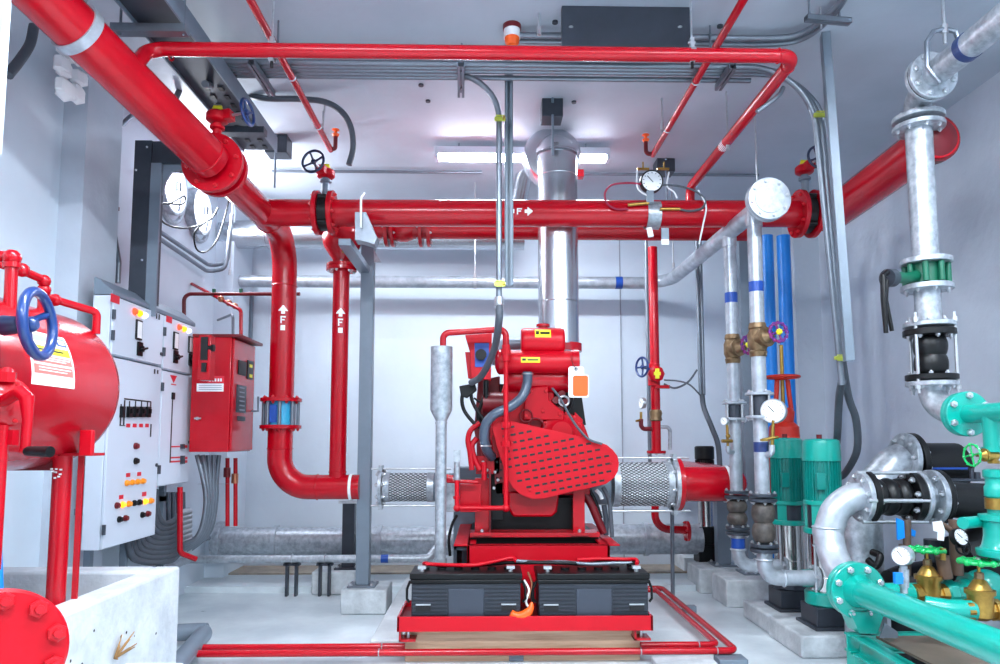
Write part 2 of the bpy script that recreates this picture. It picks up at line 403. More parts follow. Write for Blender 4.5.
g=G().pipe(PX([(108,128),(108,272)],X=-2.64),.008); solo('wall_conduit',g,CONDUIT,'thin grey conduit running straight beside the kinked one on the left wall','conduit')
g=G().tube(smoothp(PX([(34,26),(30,44),(20,60),(8,75)],X=-2.55)),.026,12); solo('flexible_conduit',g,FLEX,'dark grey flexible conduit curving behind the big red pipe at top left','conduit')
g=G().tube(smoothp(PX([(190,78),(182,86),(176,98)],X=-2.2)),.02,12); solo('flexible_conduit',g,FLEX,'short dark flexible conduit beside the ceiling tray','conduit')
# ================================================================ control cabinets (left)
Xc=-2.28
D=lambda px,py,dx=0: V(px,py,X=Xc+dx)
y0=D(109,400).y; y1=D(161,400).y; y2=D(194,400).y
zt=D(109,293).z; zs=D(163,367).z; zb=D(97,552).z; zb2=D(158,487).z
def cabinet(ya,yb,z0_,z1_,label,hinge):
    t=thing('control_cabinet',label,'cabinet',(Xc-.1,(ya+yb)/2,z0_),'pale grey control cabinets on the left')
    part(t,'body',G().box((Xc-.125,ya,z0_),(Xc-.018,yb,z1_)),CABE if 0 else CAB,bevel=.004)
    d=part(t,'door',G().box((Xc-.016,ya+.006,z0_+.006),(Xc,yb-.006,z1_-.006)),CAB,bevel=.003)
    for z in (z0_+.12,z1_-.12):
        part(d,'hinge',G().cyl((Xc+.004,ya+.003,z-.03),(Xc+.004,ya+.003,z+.03),.011,n=10).box((Xc,ya-.012,z-.028),(Xc+.006,ya+.02,z+.028)),DGREY)
    g=G().cyl((Xc,yb-.03,(z0_+z1_)/2-.1),(Xc+.008,yb-.03,(z0_+z1_)/2-.1),.012,n=12); part(d,'door_lock',g,DGREY)
    return t,d
def ind(par,px,py,kind,sz=.02):
    p=D(px,py); X=Vector((1,0,0))
    if kind in('amber','red','white'):
        g=G().lathe(p,X,[(0,sz*1.1),(.008,sz*1.1),(.008,sz*.85),(.02,sz*.8),(.026,sz*.4)],14); part(par,'pilot_lamp',g,{'amber':LAMPO,'red':LAMPR,'white':LAMPW}[kind],kind+' pilot lamp')
    elif kind in('button','blackb','redb'):
        g=G().lathe(p,X,[(0,sz*1.1),(.012,sz*1.1),(.012,sz*.85),(.024,sz*.8)],14); part(par,'push_button',g,{'button':ORPB,'blackb':BLK,'redb':DRED}[kind],{'button':'orange push button','blackb':'black push button','redb':'dark red push button'}[kind])
    elif kind=='switch':
        g=G().cbox(p+X*.006,(.012,.06,.09)); g.cyl(p+X*.01,p+X*.03,.02,n=14); g.bar(p+X*.035+Vector((0,-.035,-.01)),p+X*.035+Vector((0,.035,.01)),.012,.018,X); part(par,'rotary_switch',g,BLK,'black rotary switch')
    elif kind=='meter':
        a=part(par,'panel_meter',G().cbox(p+X*.006,(.012,sz*2,sz*3.6)),PRINT,'panel meter with black rim'); part(a,'meter_face',G().cbox(p+X*.012,(.004,sz*1.6,sz*3.1)).s() if 0 else G().cbox(p+X*.012,(.004,sz*1.55,sz*3.0)),GLASSF)
    elif kind=='label':
        part(par,'label_plate',G().cbox(p+X*.001,(.003,sz*2,sz)),REDL,'small red label plate')
c1,d1=cabinet(y0,y1-.004,zs+.004,zt,'upper pale grey control cabinet nearest the camera, one meter and one switch','l')
c2,d2=cabinet(y0,y1-.004,zb,zs-.004,'tall lower pale grey cabinet with breaker diagram and orange buttons','l')
c3,d3=cabinet(y1+.004,y2,zs-.012,zt,'upper pale grey control cabinet with two meters beside the red boxes','l')
c4,d4=cabinet(y1+.004,y2-.04,zb2,zs-.02,'lower pale grey cabinet with a red triangle and a line diagram','l')
ind(d1,115,299,'label',.05)
for px,k in((134,'red'),(139,'amber'),(144,'white')): ind(d1,px,311.5+(px-134)*.4,k,.021)
ind(d1,138,330,'meter',.036); ind(d1,139,349,'switch')
ind(d3,169,319.5,'label',.045)
for px,k in((178.5,'red'),(183.5,'amber'),(188,'white')): ind(d3,px,327+(px-178)*.4,k,.02)
ind(d3,175,341,'meter',.036); ind(d3,190,345,'meter',.036); ind(d3,175,357,'switch'); ind(d3,190,360,'switch')
# black marks top right of doors
def bars(par,items,m,name,dx=.0015,label=None):
    g=G()
    for a,b in items:
        p=D(*a); q=D(*b); y1_=p.y+.02*(b[0]-a[0]) if b[0]-a[0]<1.6 else q.y; g.box((Xc,p.y,p.z),(Xc+dx,y1_,q.z))
    return part(par,name,g,m,label)
bars(d1,[((156,313),(157,319)),((158.5,314),(159.5,320))],PRINT,'print_mark'); bars(d2,[((154,369),(155,374)),((157,370),(158,374))],PRINT,'print_mark')
# breaker diagram on the tall cabinet
bars(d2,[((124,399.5),(151,401.2)),((124,400),(124.8,425)),((120.5,425),(125,426)),((150.2,402),(151,416)),((150.4,424),(151.2,437)),((120.5,404),(121.2,426))]+[((x,401),(x+.7,409)) for x in(129,135,141,147)],PRINT,'mimic_line',label='dark single line diagram')
for x in(128,134.5,140.8,146.8):
    p=D(x,412); g=G().cbox(p+Vector((.01,0,0)),(.02,.045,.07)); g.cbox(p+Vector((.024,0,.005)),(.012,.018,.03)); part(d2,'breaker',g,BLK,'black breaker toggle')
    ind(d2,x,425.5,'label',.024)
p=D(121,412); part(d2,'breaker',G().cbox(p+Vector((.01,0,0)),(.02,.035,.07)),BLK,'black breaker toggle')
ind(d2,135,446,'redb'); ind(d2,135,461,'blackb')
ind(d2,128,475,'label',.025); ind(d2,139,474,'label',.025)
for x in(126,131.5,137,142): ind(d2,x,483-(x-126)*.12,'button',.017)
ind(d2,121,497,'label',.025); ind(d2,144,494,'label',.028)
for x,k in((116,'redb'),(122,'amber'),(128,'button'),(133.5,'blackb'),(138.5,'blackb'),(144.5,'amber'),(150,'button')): ind(d2,x,505.5-(x-116)*.14,k,.018)
for x,k in((118.5,'blackb'),(124.5,'redb'),(141.5,'blackb'),(147,'redb')): ind(d2,x,519.5-(x-118)*.2,k,.018)
# triangle and diagram on the second lower cabinet
a,b,c_=D(170,375),D(177,376),D(173.5,383); g=G().prism([a,b,c_],(.0015,0,0)); part(d4,'warning_triangle',g,REDL,'red triangle'); bars(d4,[((171,383.5),(176,385.5))],REDL,'warning_mark')
p=D(172.5,396); part(d4,'isolator',G().cbox(p+Vector((.006,0,0)),(.012,.035,.05)),BLK)
bars(d4,[((172,399),(172.8,462.5))],PRINT,'mimic_line'); bars(d4,[((171,446),(180,447.2)),((170.5,457),(180,458)),((170.5,461),(180,462))],REDL,'red_line')
for y in(446.5,458,461.5): p=D(181,y); part(d4,'breaker',G().cbox(p+Vector((.012,0,0)),(.024,.03,.035)),DGREY); ind(d4,186,y,'label',.02)
# dark wireway above the cabinets
zz_=D(96,276,-.1).z; g=G().prism([(Xc-.125,y0,zt+.004),(Xc-.01,y0,zt+.004),(Xc-.01,y0,zt+.03),(Xc-.11,y0,zz_),(Xc-.125,y0,zz_)],(0,y2-y0,0))
solo('cable_wireway',g,GREY,'dark grey wireway running on top of the pale cabinets','wireway',bevel=.003)
# cabinet stand on the wall
t=thing('cabinet_stand','grey steel channels holding the pale cabinets off the left wall','stand',(-2.5,(y0+y2)/2,0))
for y in(y0+.15,y1-.1,y2-.12):
    part(t,'upright',G().box((-2.46,y-.02,0),(-2.42,y+.02,zt-.05)),GREY)
    for z in(.9,1.9): part(t,'wall_arm',G().box((LW+.001,y-.02,z),(-2.42,y+.02,z+.04)),GREY)
# ================================================================ red controller boxes
Yr=5.35
a=V(193,340,Y=Yr); b=V(234.5,336,Y=Yr); zb_=V(200,452,Y=Yr).z; zt_=V(207,337,Y=Yr).z
yend=V(254,400,X=b.x).y
t=thing('pump_controller','large red steel pump controller box mounted beside the pale cabinets','control box',(a.x,Yr,zb_))
part(t,'body',G().box((a.x,Yr,zb_),(b.x-.02,yend,zt_)),RED,bevel=.004)
dr=part(t,'door',G().box((b.x-.018,Yr+.01,zb_+.01),(b.x,yend-.005,zt_-.01)),RED,bevel=.003)
part(t,'rain_hood',G().box((a.x,Yr-.01,zt_),(b.x+.05,yend+.03,zt_+.022)),DRED)
E2=lambda px,py: V(px,py,X=b.x)
def door_plate(px0,py0,px1,py1,m,name,dx=.006,label=None,par=None):
    p=E2(px0,py0); q=E2(px1,py1); return part(par or dr,name,G().box((b.x,p.y,p.z),(b.x+dx,q.y,q.z)),m,label)
door_plate(238,360,245,376,BLK,'display',.01,'black display window'); x_=door_plate(247,360,252,380,BLK,'display',.01,'black display window'); 
door_plate(248.3,364,251,368,YEL,'display_light',.012); door_plate(248.3,374,251,378,YEL,'display_light',.012)
ke=door_plate(236.5,384.5,244.5,413,DGREY,'keypad',.01,'dark keypad with rows of buttons'); door_plate(237,416,244,421,DGREY,'keypad',.01)
for i in range(6): door_plate(238,387+i*4.4,243,389+i*4.4,CABE,'key_row',.013,par=ke)
p=E2(252,405); g=G().tube([p+Vector((.0,0,-.05)),p+Vector((.05,0,-.05)),p+Vector((.05,0,.07))],.009,8); part(dr,'door_handle',g,GREY)
# plate with white lines and red nameplate on the near side
def side_plate(px0,py0,px1,py1,m,name,dy=.004,label=None,Y=Yr,par=None):
    p=V(px0,py0,Y=Y); q=V(px1,py1,Y=Y); return part(par or t,name,G().box((p.x,Y-dy,p.z),(q.x,Y,q.z)),m,label)
np_=side_plate(197,383.5,223.5,391.5,WHITE,'notice_plate',.005,'white notice plate with grey lines')
for y in(385,387,389): side_plate(199,y,222,y+.8,CABE,'printed_line',.0062,par=np_)
n2=side_plate(208,376,224,383,REDL,'name_plate',.006)
for x in(209.5,212.5,215,218,220.5): side_plate(x,378.5,x+1.6,381.5,WHITE,'letter_mark',.0075,par=n2)
p=V(198,418.5,Y=Yr); part(t,'side_lock',G().cyl(p,p-Vector((0,.02,0)),.012,n=12).bar(p+Vector((-.02,-.02,0)),p+Vector((.03,-.02,0)),.012,.006,(0,1,0)),BOLT)
# small dark red box between
yb0=4.93; p=V(199,335,Y=yb0); q=V(209.5,380,Y=yb0)
t=thing('alarm_control_box','small dark red box with black keypad squeezed between pale cabinets and big red box','control box',(p.x,yb0,q.z))
part(t,'body',G().box((p.x,yb0,q.z),(q.x,yb0+.09,p.z)),RED,bevel=.004)
side=lambda x0,y0_,x1,y1_,m,n,d: part(t,n,G().box((V(x0,y0_,Y=yb0).x,yb0-d,V(x0,y0_,Y=yb0).z),(V(x1,y1_,Y=yb0).x,yb0,V(x1,y1_,Y=yb0).z)),m)
side(201.5,337,207.5,360,PRINT,'keypad',.008); side(202.5,363,206.5,372,PRINT,'lower_switch',.02)
p=V(211.5,348,Y=yb0+.02); part(t,'round_knob',G().cyl(p-Vector((.03,0,0)),p+Vector((.02,0,0)),.025,n=14),BLK)
# ================================================================ conduits below the red box, sweeping to the floor
for k in range(5):
    x=200+k*7.5; p0=V(196+k*9,454,Y=5.45+k*.06)
    pts=[(197+k*5.5,455),(203+k*3.4,478),(206+k*2.5,500),(203+k*2.4,523),(196+k*2.2,538),(184,544+2.6*k)]
    g=G().tube(smoothp([V(*q,Y=5.5+k*.06) for q in pts]),.019,12)
    solo('power_conduit',g,CONDUIT,['leftmost','second','middle','fourth','rightmost'][k]+' of the shiny conduits sweeping down from the big red box','conduit','conduits below the red control box')
g=G().box(V(204,482,Y=5.42)-Vector((.05,0,.015)),V(226,486,Y=5.42)+Vector((.02,.03,.015))); solo('conduit_strut',g,DGREY,'short strut clamping the conduits under the big red box','bracket')
p=V(186,587,Z=0); solo('floor_box',G().box((p.x-.07,p.y,0),(p.x+.05,p.y+.12,V(185,570,Y=p.y).z)),DGREY,'small dark grey box on the floor behind the concrete bund','box',bevel=.004)
# two small red-and-white fire pipes under the box
for k,x in enumerate((227.5,235.5)):
    p=V(x,458,Y=5.95); q=V(x,526,Y=5.95); g=G().cyl(q,p,.017,n=14)
    t=thing('drain_line',['thin red pipe under the big red box, left of the pair','thin red pipe with a copper union under the big red box'][k],'pipe',q); part(t,'pipe_run',g,RED)
    u=p-Vector((0,0,.12+.05*k)); part(t,'union',G().cyl(u-Vector((0,0,.04)),u+Vector((0,0,.04)),.028,n=10),DRED if k==0 else COPPER)
# black flexible conduits fanning out below the tall cabinet and along the wall
for k in range(9):
    pts=[(155-3.5*k,490),(157-3.5*k,512+4.5*k),(163-2.6*k,523+4.8*k),(172-k*.3,522+4.8*k),(180,514+4.8*k)]
    g=G().tube(smoothp(PX(pts,X=-2.4+.0*k)),.024,12)
    o=solo('flexible_conduit',g,FLEX,['topmost','second','third','fourth','fifth','sixth','seventh','eighth','lowest'][k]+' of the dark conduits curling below the pale cabinets','conduit','dark conduits below the cabinets')
    e=V(180,514+4.8*k,X=-2.4); part(o,'end_coupling',G().cyl(e,e+Vector((.03,.1,.012)),.03,n=10),BOLT)
for k in range(5):
    x=163+k*5; g=G().pipe([V(x,492,Y=5.9+.05*k),V(x+1,535,Y=5.9+.05*k),V(x+22-2*k,541,Y=6.0+.05*k),V(x+34-2*k,538,Y=6.1)],.019,.18,12)
    solo('power_conduit',g,CONDUIT,['leftmost','second','third','fourth','last'][k]+' of the pale conduits hanging behind the lower grey cabinet','conduit','conduits behind the cabinets')
g=G().pipe([V(180,487,Y=5.3),V(180,553,Y=5.3),V(196,559,Y=5.4)],.02,.05); solo('sprinkler_drop',g,RED,'thin dark red pipe dropping beside the dark curled conduits','pipe')
# thin red pipes above the red box against the wall
Yw=6.6
t=thing('sprinkler_line','thin dark red pipe bending down to the cabinets under the long silver pipe','pipe',V(184,320,Y=5.9))
part(t,'pipe_run',G().pipe([V(184,322,Y=5.9),V(184,294,Y=5.9),V(300,294,Y=5.9)],.016,.06),DRED)
for x in(214,241): part(t,'green_clip',G().cyl(V(x,289,Y=5.9),V(x,294,Y=5.9),.015,n=10),DGREEN)
t=thing('sprinkler_line','thin red pipe with bronze fittings slanting toward the big red box','pipe',V(241,336,Y=5.7))
part(t,'pipe_run',G().pipe([V(192,284,Y=6.3),V(222,300,Y=5.8),V(241,310,Y=5.7),V(241,337,Y=5.7)],.015,.05),RED)
for x,y in((221,299),(229,303),(235,306)): part(t,'fitting',G().ball(V(x,y,Y=5.78),.028,10),COPPER)
g=G().pipe([V(233,338,Y=6.0),V(233,314,Y=6.0),V(218,320,Y=6.3)],.012,.05); solo('small_conduit',g,CONDUIT,'thin grey conduit with a hook bend above the big red box','conduit')
g=G().box(V(243,338,Y=7.34),V(252,292,Y=7.34)+Vector((0,.06,0))); solo('cover_strip',g,GREY,'grey vertical cover strip on the wall above the big red box','strip')
# ================================================================ main red pipework
XR,ZR=-1.675,3.05
YM=V(262,209,X=XR).y          # where the cross main leaves
yv=V(216,160,X=XR).y          # valve on the sloping run
r1=.117
t=thing('fire_main_pipe','thick glossy red pipe sloping in from the top left corner to a flanged valve','pipe',(XR,1.6,ZR))
pN=V(47,0,Y=3.1); pF=Vector((XR,yv-.07,ZR)); dP=(pF-pN).normalized(); r1=.121
part(t,'pipe_run',G().cyl(pN-dP*1.6,pF,r1,n=40),RED)
part(t,'weld_ring',G().torus(pF-dP*.06,dP,r1,.006,32,6),RED)
flange(t,(XR,yv-.05,ZR),(0,-1,0),.185,.035,RED,8,.014,RBOLT)
pC=pN+dP*((V(84,38,Y=3.1).x-pN.x)/1.0*0+ .17); yc=pC.y
t=thing('pipe_clamp','white painted ring clamp hanging the thick red pipe at top left','pipe clamp',pC)
g=G(); n=40; 
for w in(-.028,.028): pass
g.lathe(pC-dP*.025,dP,[(0,r1+.002),(0,r1+.012),(.05,r1+.012),(.05,r1+.002)],40,caps=False); part(t,'clamp_band',g,GALP)
g=G().box((pC.x-.03,yc-.02,pC.z+r1),(pC.x+.03,yc+.02,pC.z+r1+.06)); g.cyl((pC.x,yc,pC.z+r1+.05),(pC.x,yc,CZ),.008,n=8); part(t,'hanger_rod',g,BOLT)
# valve A
def butterfly(name,c,d,r,label,mflange=None,disc=RUB,up=(0,0,1),stem=.2,wheel_dir=None,wr=.075,thick=.06,grp=None,bolts=True,wm=BLUE,wcol=None,ind=YEL):
    c=Vector(c); d=Vector(d).normalized(); up=Vector(up).normalized()
    t=thing(name,label,'valve',c-up*r,grp)
    g=G().cyl(c-d*thick/2,c+d*thick/2,r*.86,n=36,ch=.006)
    x,y,_=basis(d)
    for i in range(4):
        a=PI/4+i*PI/2; p=c+(x*math.cos(a)+y*math.sin(a))*r*.86; g.cyl(p-d*thick*.42,p+d*thick*.42,r*.12,n=10)
    part(t,'valve_body',g,disc)
    g=G().cyl(c+up*r*.8,c+up*(r+stem*.55),.028,n=14); g.lathe(c+up*(r+stem*.35),up,[(0,.03),(.01,.045),(.025,.045)],14); part(t,'stem',g,disc if disc!=RUB else GREY)
    wd=Vector(wheel_dir).normalized(); gb=c+up*(r+stem*.72)
    g=G().lathe(gb-up*.03,up,[(0,.055),(.01,.068),(.05,.068),(.066,.05)],20); s_=wd.cross(up).normalized()
    g.bar(gb-wd*.02,gb+wd*.1,.07,.06,up); part(t,'gearbox',g,RED2,bevel=.004)
    if ind: 
        part(t,'position_indicator',G().cyl(gb+up*.035,gb+up*.06,.032,n=14).cbox(gb+up*.066,(.05,.018,.02)),ind)
    wc=gb+wd*.2; part(t,'wheel_shaft',G().cyl(gb+wd*.08,wc,.009,n=10),BOLT)
    w=wheel(t,wc,wd,wr,.0095,wm,4,wr*.24,dish=.12,ph=.4)
    return t
butterfly('butterfly_valve',(XR,yv,ZR),(0,1,0),.15,'red butterfly valve with blue wheel on the sloping thick pipe at upper left',disc=RED2,wheel_dir=(.9,-.15,.1),stem=.22,wr=.078)
rs=.1
t=thing('fire_main_pipe','long red run from the upper left valve, bending down to the sight joint riser','pipe',(XR,5.75,1.6))
flange(t,(XR,yv+.05,ZR),(0,1,0),.178,.035,RED,8,.014,RBOLT)
Y5=5.75; zF=zat(400,XR,Y5)
part(t,'pipe_run',G().pipe([(XR,yv+.06,ZR),(XR,Y5,ZR),(XR,Y5,zF)],rs,.3,32,10),RED)
flow_mark(t,(XR,yv+.42,ZR),(0,1,0),rs,(.85,-.3,.5),.8)
flow_mark(t,(XR,Y5,zat(318,XR,Y5)),(0,0,1),rs,(.25,-1,0),1.5)
g=G().torus((XR,5.3,ZR),(0,1,0),rs+.002,.006,32,6).torus((XR,Y5,ZR-.42),(0,0,1),rs,.006,32,6); part(t,'weld_ring',g,RED)
flange(t,(XR,Y5,zF),(0,0,-1),.165,.03,RED,8,.013,RBOLT,side=2)
# the sight joint (blue core)
zG=zat(427,XR,Y5)
t=thing('expansion_joint','blue banded expansion joint between two red flanges on the left riser','joint',(XR,Y5,zG+.015))
h0,h1=zG+.015,zF-.015
part(t,'core',G().cyl((XR,Y5,h0),(XR,Y5,h1),.105,n=32),CBLUE)
for i in range(8):
    a=i*PI/4+.2; p=Vector((XR+math.cos(a)*.135,Y5+math.sin(a)*.135,0)); part(t,'tie_rod',G().cyl((p.x,p.y,h0),(p.x,p.y,h1),.014,n=10),CONDUIT)
part(t,'blue_sticker',G().box((XR-.06,Y5-.112,h0+.02),(XR+.0,Y5-.1,h1-.03)),BAND,'darker blue sticker')  # small flat sticker in darker blue on the front of the core
# lower run of the left riser with the tee
t=thing('fire_main_pipe','red elbow and low horizontal run under the left riser, joined by the second riser','pipe',(XR,Y5,zat(490,XR,Y5)-.1))
flange(t,(XR,Y5,zG),(0,0,1),.165,.03,RED,8,.013,RBOLT,side=2)
zl=zat(487,XR,Y5); xe=V(360,487,Y=Y5).x
XT=V(339,400,Y=Y5).x
part(t,'pipe_run',G().pipe([(XR,Y5,zG),(XR,Y5,zl),(xe,Y5,zl)],rs,.29,32,12),RED)
ztf=zat(266,XT,Y5)
part(t,'branch_riser',G().cyl((XT,Y5,zl+.05),(XT,Y5,ztf-.03),.068,n=28),RED)
part(t,'weld_ring',G().torus((XR,Y5,zl+.31),(0,0,1),rs,.006,32,6).torus((XR+.31,Y5,zl),(1,0,0),rs,.006,32,6).torus((XT,Y5,zl+.12),(0,0,1),.068,.006,24,6),RED)
flow_mark(t,(XT,Y5,zat(320,XT,Y5)),(0,0,1),.068,(.2,-1,0),1.5)
part(t,'white_strap',G().lathe((V(350,487,Y=Y5).x,Y5,zl),(1,0,0),[(0,rs+.001),(0,rs+.006),(.022,rs+.006),(.022,rs+.001)],32,caps=False),WHITE)
flange(t,(XT,Y5,ztf-.03),(0,0,-1),.125,.03,RED,6,.012,BOLT,side=2)
# bulbous check elbow above riser 2
t=thing('check_valve','bulbous red check valve between the cross main and the second riser','valve',(XT,Y5,ztf))
part(t,'valve_body',G().lathe((XT,Y5,ztf),(0,0,1),[(0,.07),(.05,.075),(.1,.11),(.16,.15),(.24,.165),(.3,.15),(.36,.1)],32),RED)
flange(t,(XT,Y5,ztf+.0),(0,0,1),.125,.028,RED,6,.012,BOLT,side=1)
p=V(357,254,Y=Y5-.1); g=G().cyl(p+Vector((-.12,0,.02)),p,.012,n=10).cyl(p+Vector((0,0,.03)),p-Vector((0,0,.06)),.014,n=10); part(t,'drain_cock',g,BRASS,'small brass drain cock')
# cross main
YB=YM; zm=ZR; xv=V(325,211,Y=YB).x
t=thing('cross_main_pipe','short red cross pipe between the sloping pipe and the first black ringed valve','pipe',((XR+xv)/2,YB,zm-.1))
part(t,'pipe_run',G().cyl((XR,YB,zm),(xv-.05,YB,zm),rs,n=32),RED); flange(t,(xv-.055,YB,zm),(-1,0,0),.165,.035,RED,8,.013,RBOLT)
butterfly('butterfly_valve',(xv,YB,zm),(1,0,0),.155,'black ringed butterfly valve with navy wheel on the left part of the cross main',disc=RUB,wheel_dir=(-.25,-1,.1),stem=.2,wr=.083,thick=.075,wm=NAVY)
xr=V(806,214,Y=YB).x
t=thing('cross_main_pipe','long straight red cross main running behind the exhaust duct with pressure gauge on it','pipe',((xv+xr)/2,YB,zm-.1))
zr_=V(806,214,Y=YB).z
part(t,'pipe_run',G().cyl((xv+.05,YB,zm),(xr-.05,YB,zr_),rs,n=32),RED)
flange(t,(xv+.055,YB,zm),(1,0,0),.165,.035,RED,8,.013,RBOLT); flange(t,(xr-.055,YB,zr_),(-1,0,0),.18,.035,RED,8,.014,RBOLT)
flow_mark(t,(V(522,211,Y=YB).x,YB,zm),(1,0,0),rs,(0,-1,-.1),1.25)
butterfly('butterfly_valve',(xr,YB,zr_),(1,0,0),.17,'black ringed butterfly valve at the right end of the cross main',disc=RUB,wheel_dir=(.1,-1,.1),stem=.24,wr=.085,thick=.07,wm=NAVY)
t=thing('cross_main_pipe','wide red pipe climbing toward the camera along the right wall','pipe',(2.66,4.6,ZR-.1))
flange(t,(xr+.055,YB,zr_),(1,0,0),.18,.035,RED,8,.014,RBOLT)
XQ=2.62; ZQ=V(900,162,X=XQ).z; ye=V(938,147,X=XQ).y
part(t,'pipe_run',G().pipe([(xr+.05,YB,zr_),(XQ,YB,zr_),(XQ,ye,ZQ)],.128,.2,36,10),RED)
part(t,'end_cap',G().lathe((XQ,ye+.06,ZQ),(0,-1,0),[(0,.129),(0,.142),(.05,.142),(.05,.13),(.07,.11),(.09,.06),(.095,.001)],32),DRED,'dark red grooved end cap')
# second pipe behind
YS=Y5; zs2=V(600,229,Y=YS).z; x0=XT; x1=2.2
t=thing('second_main_pipe','thinner dark red pipe running just behind and below the cross main','pipe',((x0+x1)/2,YS,zs2-.08))
part(t,'pipe_run',G().pipe([(x0+.1,YS,zs2),(x1,YS,zs2)],.094,.1,28),DRED if 0 else RED)
part(t,'end_cap',G().lathe((x1,YS,zs2),(1,0,0),[(0,.094),(.03,.08),(.045,.04),(.05,.001)],24),RED)
for x in(387,393,421,429):
    flange(t,(V(x,230,Y=YS).x,YS,zs2),(1 if x in(387,421) else -1,0,0),.16,.03,RED,8,.011,BOLT,side=-1)
g=G().lathe((V(393,230,Y=YS).x,YS,zs2),(1,0,0),[(0,.1),(.06,.12),(.12,.12),(.17,.1)],24); part(t,'check_body',g,RED)
for x in(648,): 
    p=V(650,233,Y=YS-.085); part(t,'white_tag',G().cbox(p,(.045,.003,.075),Matrix.Rotation(R(-10),3,'Y')),WHITE)
# drop in the overhead red pipe: rectangle loop near the ceiling
Yo,Zo=3.70,3.5
xl=V(152,53,Y=Yo).x; xrr=V(796,56,Y=Yo).x
t=thing('overhead_loop_pipe','glossy red pipe crossing the whole room near the ceiling and turning back at both ends','pipe',((xl+xrr)/2,Yo,Zo-.04))
yb=V(690,195,X=xrr).y
za=V(152,53,Y=Yo).z; zb3=V(790,56,Y=Yo).z
part(t,'pipe_run',G().pipe([min((pN+dP*(.01*i) for i in range(200)),key=lambda q:abs(q.y-3.5)),(XR-.13,Yo-.22,za-.2),(XR-.16,Yo-.04,za),(xrr,Yo,zb3),(xrr,yb,zb3),(xrr,yb,zs2)],.038,.09,20),RED)
part(t,'weld_ring',G().torus((xl+.1,Yo,za),(1,0,0),.037,.006,20,6).torus((xrr-.1,Yo,zb3),(1,0,0),.037,.006,20,6).torus((xrr,Yo+.11,zb3),(0,1,0),.037,.006,20,6),RED)
part(t,'white_sticker',G().cyl((xrr,V(727,146,X=xrr).y,zb3),(xrr,V(723,151,X=xrr).y,zb3),.038,n=20),WHITE)
def hanger(px,py_top,px2,py_p,Y,z,r,label,x=None,grp='rod hangers of the overhead pipes'):
    x=V(px2,py_p,Y=Y).x if x is None else x
    t=thing('pipe_hanger',label,'pipe hanger',(x,Y,z-r),grp)
    part(t,'clevis_band',G().lathe((x-.014,Y,z),(1,0,0),[(0,r+.001),(0,r+.007),(.028,r+.007),(.028,r+.001)],24,caps=False).cbox((x,Y,z+r+.03),(.022,.03,.06)).cyl((x-.02,Y,z+r+.035),(x+.02,Y,z+r+.035),.008,n=8),BOLT)
    part(t,'threaded_rod',G().cyl((x,Y,z+r+.05),(x,Y,CZ),.006,n=8),BOLT)
    part(t,'bottom_bolt',G().cyl((x,Y,z-r-.04),(x,Y,z-r-.004),.009,n=8),BLK)
    return t
hanger(277,0,272,53,Yo,za,.036,'white rod hanger on the overhead red pipe, left one')
hanger(692,0,692,56,Yo,zb3,.036,'white rod hanger on the overhead red pipe, right one')
# sprinkler branches
def branch(pa,pb,z,label,r,tag_):
    a=V(*pa,Z=z); b=V(*pb,Z=z); x=(a.x+b.x)/2
    t=thing('sprinkler_branch',label,'sprinkler pipe',(x,(1.5+b.y)/2,z-r))
    part(t,'pipe_run',G().cyl((x,1.5,z),(x,b.y,z),r,n=18),RED)
    for yy in (4.3,5.0): part(t,'pipe_band',G().torus((x,yy,z),(0,1,0),r+.002,.005,18,6),BOLT)
    xx=x+(.04 if pa[0]<500 else -.06)
    e=Vector((xx,b.y-.02,z)); g=G().pipe([(x,b.y-.02,z),e,e+Vector((0,0,.1))],r*.75,.03,12); part(t,'riser_nipple',g,DRED)
    part(t,'sprinkler_head',G().lathe(e+Vector((0,0,.1)),(0,0,1),[(0,.02),(.02,.03),(.03,.012),(.05,.012),(.055,.03),(.06,.03)],14),ORG,'orange upright sprinkler head')
    for yy in(4.0,5.15): part(t,'rod',G().cyl((x,yy,z+r),(x,yy,CZ),.006,n=8),CONDUIT)
    return t
branch((250,0),(331,150),3.66,'thin red sprinkler pipe near the ceiling on the left, running to the back',.023,'l')
branch((743,0),(653,155),3.66,'thin red sprinkler pipe near the ceiling on the right, running to the back',.023,'r')
# ================================================================ overhead conduits
ORD=['nearest','second','third','fourth','farthest']
zc=3.72
for k in range(5):
    y=V(500,64.5+k*3.4,Z=zc).y; xa=V(195+k*3,70,Y=y).x; xb=V(750,70,Y=y).x
    if k in(3,): 
        # this one turns down beside the strut at x=498
        x5=V(499,130,Y=y).x; g=G().pipe([(xa,y,zc),(x5,y,zc),(x5,y,zat(305,x5,y))],.019,.3,14,10)
    elif k in(0,1,2):
        x8=V(820+k*5.5,200,Y=y).x; pt=V(813+k*5,95,Y=y); pb=V((842 if k==0 else 836+k*4.5),(385 if k==0 else 352),Y=y); pt=pb+(pt-pb)*((zc-pb.z)/(pt.z-pb.z)); g=G().pipe([(xa,y,zc),pt,pb],.019,.42,14,12)
    else: g=G().cyl((xa,y,zc),(xb,y,zc),.017,n=14)
    solo('ceiling_conduit',g,CONDUIT,ORD[k]+' of the five parallel grey conduits under the ceiling','conduit','parallel conduits under the ceiling')
yk=V(499,130,Z=zc).y
y3=V(500,64.5+3*3.4,Z=zc).y
for k in range(2):
    z=3.79; y=V(500,35+k*6,Z=z).y
    g=G().tube(smoothp([(.17,y,z),(1.2,y,z),(1.75,y,z),V(808,30+k*6,Z=z),V(838,5+k*4,Z=z),V(850,-15,Z=z)]),.018,12)
    solo('ceiling_conduit',g,CONDUIT,['outer','inner'][k]+' of two conduits curving away on the ceiling at upper right','conduit','curved conduits on the ceiling')
